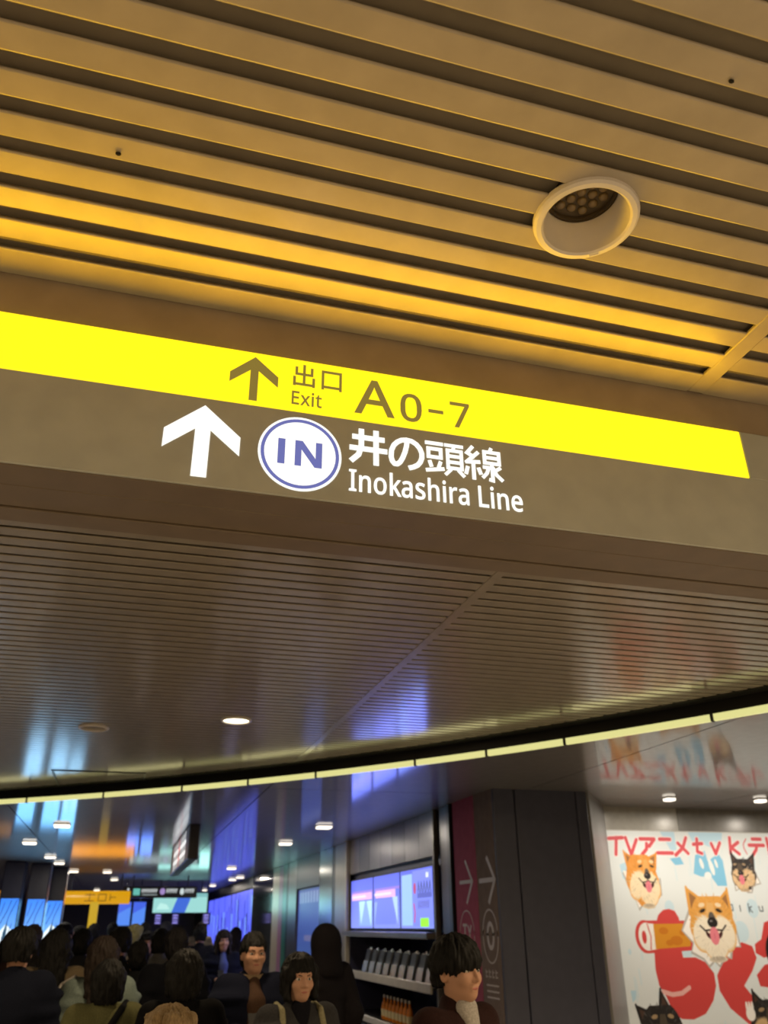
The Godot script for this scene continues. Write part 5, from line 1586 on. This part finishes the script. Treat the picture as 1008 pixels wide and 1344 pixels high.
		part("hanger", MB.new().tube([Vector3(0, 0.15, -0.04), Vector3(0, 1.02, -0.04)], 0.012), dark, d2)
	# the dark hanging sign seen almost edge-on
	var e := thing("hanging_sign", "dark boxed hanging sign seen almost edge-on, with white lettering along its left face", "sign", Vector3(0.83, 0, -14.0))
	part("case", MB.new().bevel(Vector3(0, 2.745, 0), Vector3(0.14, 0.43, 4.3), 0.012), M("sign case", Color(0.06, 0.06, 0.065), 0.35), e)
	var wt := Print.new(4.2, 0.4, 120.0, 0.0, 0.4, Color(0.05, 0.05, 0.055))
	for k in 9:
		var c := Color(0.92, 0.93, 0.92) if k != 4 else Color(0.85, 0.35, 0.35)
		wt.line([0.9 + 0.32 * k, 0.36, 0.9 + 0.32 * k, 0.04], 0.09, c)
		wt.line([0.82 + 0.32 * k, 0.25, 1.06 + 0.32 * k, 0.25], 0.05, c)
		wt.line([0.82 + 0.32 * k, 0.12, 1.06 + 0.32 * k, 0.12], 0.05, c)
	var q := MB.new()
	q.quad(Vector3(-0.0715, 2.545, -2.12), Vector3(-0.0715, 2.545, 2.12), Vector3(-0.0715, 2.945, 2.12), Vector3(-0.0715, 2.945, -2.12))
	part("lit_face", q, glow("edge sign face", Color.WHITE, 1.5, wt.tex()), e)
	area_light("light", e, Vector3(-0.085, 2.745, 0), Vector3.LEFT, Vector2(4.0, 0.36), 0.3, Color(1, 1, 1))

func glass_tex() -> ImageTexture:
	var p := Print.new(2.15, 2.25, 90.0, 0.0, 2.25, Color(0.22, 0.28, 0.66))
	for y in 30: p.rect(0, 2.25 - y * 0.075, 2.15, 2.25 - (y + 1) * 0.075, Color(0.24 + 0.004 * y, 0.30 + 0.008 * y, 0.72))
	for k in 7: p.rect(0.15 + 0.27 * k, 2.2, 0.3 + 0.27 * k, 2.0, Color(0.62, 0.68, 0.9))
	p.rect(0.7, 1.45, 2.1, 1.35, Color(0.5, 0.5, 0.72))
	p.rect(0.1, 0.9, 0.16, 0.0, Color(0.5, 0.3, 0.5))
	return p.tex()

func build_crowd() -> void:
	var navy := Color(0.10, 0.115, 0.17)
	var black := Color(0.06, 0.062, 0.072)
	# the people in front, from the right
	var a := person("young man with full black fringe, brown jacket and white shirt, before the printed column", 1.42, -3.81, 1.70, 28, {"hair": "mop", "top": Color(0.20, 0.13, 0.125), "vneck": Color(0.72, 0.70, 0.68), "face": true, "pose": "walk", "bulk": 0.014})
	var b := person("figure in a dark hooded coat turned away, below the blue display", 1.63, -7.42, 1.74, 200, {"hair": "hood", "top": Color(0.115, 0.105, 0.12), "coat": true, "bulk": 0.02, "pose": "stride"})
	var c := person("woman with a black bob and grey jacket facing us, beside the hooded figure", 0.99, -5.14, 1.61, 8, {"hair": "bob", "woman": true, "top": Color(0.25, 0.25, 0.26), "vneck": Color(0.10, 0.10, 0.13), "face": true, "pose": "stride"})
	backpack(c, "backpack with pale straps on the woman with a black bob", Color(0.30, 0.30, 0.26), Color(0.62, 0.60, 0.48))
	var d := person("man in a navy padded jacket over a brown striped sweater, looking at his phone", 0.91, -6.39, 1.71, 5, {"hair": "short", "top": Color(0.085, 0.10, 0.165), "inner": Color(0.30, 0.225, 0.18), "collar": Color(0.6, 0.52, 0.42), "face": true, "pose": "phone", "bulk": 0.035})
	phone(d, "dark phone held up by the man in the navy padded jacket")
	var e := person("woman with long hair, dark jacket and blue jeans, her face lit warm by her phone", 1.36, -12.42, 1.70, 2, {"hair": "long", "hair_color": Color(0.16, 0.12, 0.09), "woman": true, "top": Color(0.10, 0.11, 0.16), "legs": Color(0.22, 0.28, 0.42), "inner": Color(0.35, 0.40, 0.62), "face": true, "pose": "phone"})
	phone(e, "phone held by the long haired woman whose face it lights")
	# people walking away in front
	person("child sized person with tousled light brown hair at the bottom edge", 0.21, -3.45, 1.50, 180, {"hair": "wavy", "hair_color": Color(0.66, 0.56, 0.41), "top": Color(0.2, 0.17, 0.14), "woman": true})
	person("person with black hair and a black coat walking away, just behind the light brown hair", 0.39, -5.42, 1.63, 182, {"hair": "bob", "top": black, "coat": true, "pose": "stride"})
	person("tall person with very dark hair and navy black jacket walking away beside the black coat", 0.46, -7.6, 1.74, 178, {"hair": "short", "hair_color": Color(0.05, 0.035, 0.06), "top": Color(0.065, 0.07, 0.095), "bulk": 0.035})
	var f := person("woman with black hair in an olive green coat walking away, at the bottom edge", -0.02, -6.0, 1.57, 178, {"hair": "bob", "woman": true, "top": Color(0.37, 0.37, 0.25), "coat": true, "bulk": 0.035})
	var t := worn("sling_strap", "black bag strap over the shoulder of the olive green coat", "strap", f)
	part("strap", MB.new().tube([Vector3(-0.13, 1.46, 0.03), Vector3(-0.11, 1.44, -0.12), Vector3(-0.02, 1.3, -0.195), Vector3(0.09, 1.08, -0.205), Vector3(0.16, 0.95, -0.17)], 0.022, 8), M("cloth " + str(black), black, 0.92, 0.0, "cloth", 0.2), t)
	person("person with black hair in a dark navy jacket walking away at the far left front", -0.61, -6.59, 1.75, 176, {"hair": "mop", "top": navy, "bulk": 0.04})
	person("woman with long dark hair in a beige khaki coat walking away, second from the left", -0.44, -7.58, 1.74, 182, {"hair": "long", "woman": true, "top": Color(0.42, 0.37, 0.29), "coat": true, "bulk": 0.03, "pose": "stride"})
	var g := person("woman with long brown hair in a pale jacket walking away, right of the khaki coat", -0.08, -6.90, 1.69, 176, {"hair": "long", "hair_color": Color(0.16, 0.115, 0.09), "woman": true, "top": Color(0.50, 0.56, 0.54), "bulk": 0.03})
	tote(g, "pale grey tote bag on the shoulder of the woman with long brown hair", Color(0.66, 0.64, 0.62), 1.0)
	var h := person("person in a dark jacket with a green backpack walking away in mid crowd", 0.19, -8.17, 1.64, 184, {"hair": "short", "top": Color(0.12, 0.13, 0.14), "pose": "stride"})
	backpack(h, "dark green backpack with blue straps in mid crowd", Color(0.22, 0.26, 0.22), Color(0.16, 0.17, 0.5))
	var i := person("person in a grey coat with short black hair walking away in mid crowd", 0.43, -9.78, 1.73, 175, {"hair": "short", "top": Color(0.36, 0.36, 0.36), "coat": true})
	person("man in a black jacket with one grey sleeve side, walking away left of the totem", -0.32, -9.4, 1.74, 181, {"hair": "short", "top": Color(0.15, 0.15, 0.165), "pose": "stride"})
	person("tall person in a black coat walking away under the yellow exit bar", 0.03, -8.9, 1.74, 179, {"hair": "mop", "top": black, "coat": true})
	person("person with greying hair walking away behind the far left navy jacket", -0.83, -10.1, 1.78, 180, {"hair": "short", "hair_color": Color(0.30, 0.26, 0.23), "top": Color(0.22, 0.16, 0.15)})
	person("man with black hair turning his face sideways, left of the totem", -0.58, -11.2, 1.80, 110, {"hair": "short", "top": Color(0.09, 0.09, 0.10), "face": true, "pose": "stride"})
	var far := [
		["person in a pale knitted top with straw coloured hair beyond the black coats", 0.24, -13.9, 1.78, 180, "wavy", Color(0.62, 0.58, 0.36), Color(0.3, 0.28, 0.26)],
		["person in a dull red jacket beyond the straw coloured hair", 0.42, -15.4, 1.80, 178, "short", Color(0.12, 0.1, 0.1), Color(0.45, 0.14, 0.12)],
		["person in a light shirt coming towards us below the pale green screen", 0.86, -13.2, 1.70, 4, "short", Color(0.05, 0.05, 0.05), Color(0.62, 0.63, 0.68)],
		["person in a tan jacket coming towards us below the pale green screen", 1.05, -16.5, 1.76, 350, "short", Color(0.06, 0.05, 0.05), Color(0.46, 0.38, 0.3)],
		["person in a cream coat near the left end of the blue LED wall", 1.74, -20.5, 1.82, 3, "long", Color(0.2, 0.15, 0.12), Color(0.66, 0.6, 0.5)],
		["person with a black backpack shape near the blue LED wall", 1.25, -14.75, 1.74, 178, "mop", Color(0.04, 0.04, 0.04), Color(0.11, 0.11, 0.13)],
		["person in a dark coat left of the small blue screens", -0.36, -15.2, 1.80, 182, "short", Color(0.04, 0.04, 0.04), Color(0.1, 0.1, 0.12)],
		["person in a charcoal jacket under the right end of the exit bar", -0.09, -17.6, 1.82, 179, "short", Color(0.05, 0.05, 0.05), Color(0.13, 0.13, 0.14)],
		["person in a maroon jacket at the left edge of the crowd", -1.13, -10.9, 1.66, 177, "bob", Color(0.06, 0.05, 0.05), Color(0.26, 0.18, 0.19)],
		["person in a grey hoodie far down the passage", 0.95, -19.5, 1.82, 181, "hood", Color(0.3, 0.3, 0.3), Color(0.34, 0.34, 0.36)],
		["person in a brown coat far down beside the LED wall", 2.2, -18.0, 1.72, 176, "long", Color(0.14, 0.09, 0.07), Color(0.3, 0.2, 0.15)],
		["person in a teal jacket between the navy jacket and the khaki coat", -0.72, -8.9, 1.66, 179, "long", Color(0.08, 0.07, 0.07), Color(0.22, 0.30, 0.30)],
		["person in a slate coat below the totem", -0.5, -13.4, 1.76, 180, "mop", Color(0.05, 0.05, 0.05), Color(0.2, 0.2, 0.22)],
		["person in a white jacket far down the passage", 0.6, -22.5, 1.84, 180, "short", Color(0.05, 0.05, 0.05), Color(0.7, 0.7, 0.7)],
		["person in a black jacket in front of the bright pillar screens", -1.15, -14.6, 1.75, 181, "short", Color(0.05, 0.05, 0.05), Color(0.08, 0.08, 0.1)],
		["person in a tan parka between the grey coat and the navy black jacket", 0.36, -11.6, 1.70, 2, "bob", Color(0.06, 0.05, 0.05), Color(0.40, 0.35, 0.28)],
	]
	for k in far.size():
		var r: Array = far[k]
		person(r[0], r[1], r[2], r[3], r[4], {"hair": r[5], "hair_color": r[6], "top": r[7], "pose": "walk" if k % 2 else "stride", "woman": r[5] in ["long", "bob"], "coat": k % 3 == 0, "face": absf(wrapf(r[4], -180, 180)) < 60.0, "legs": [Color(0.08, 0.08, 0.1), Color(0.14, 0.16, 0.22), Color(0.2, 0.18, 0.16)][k % 3]})
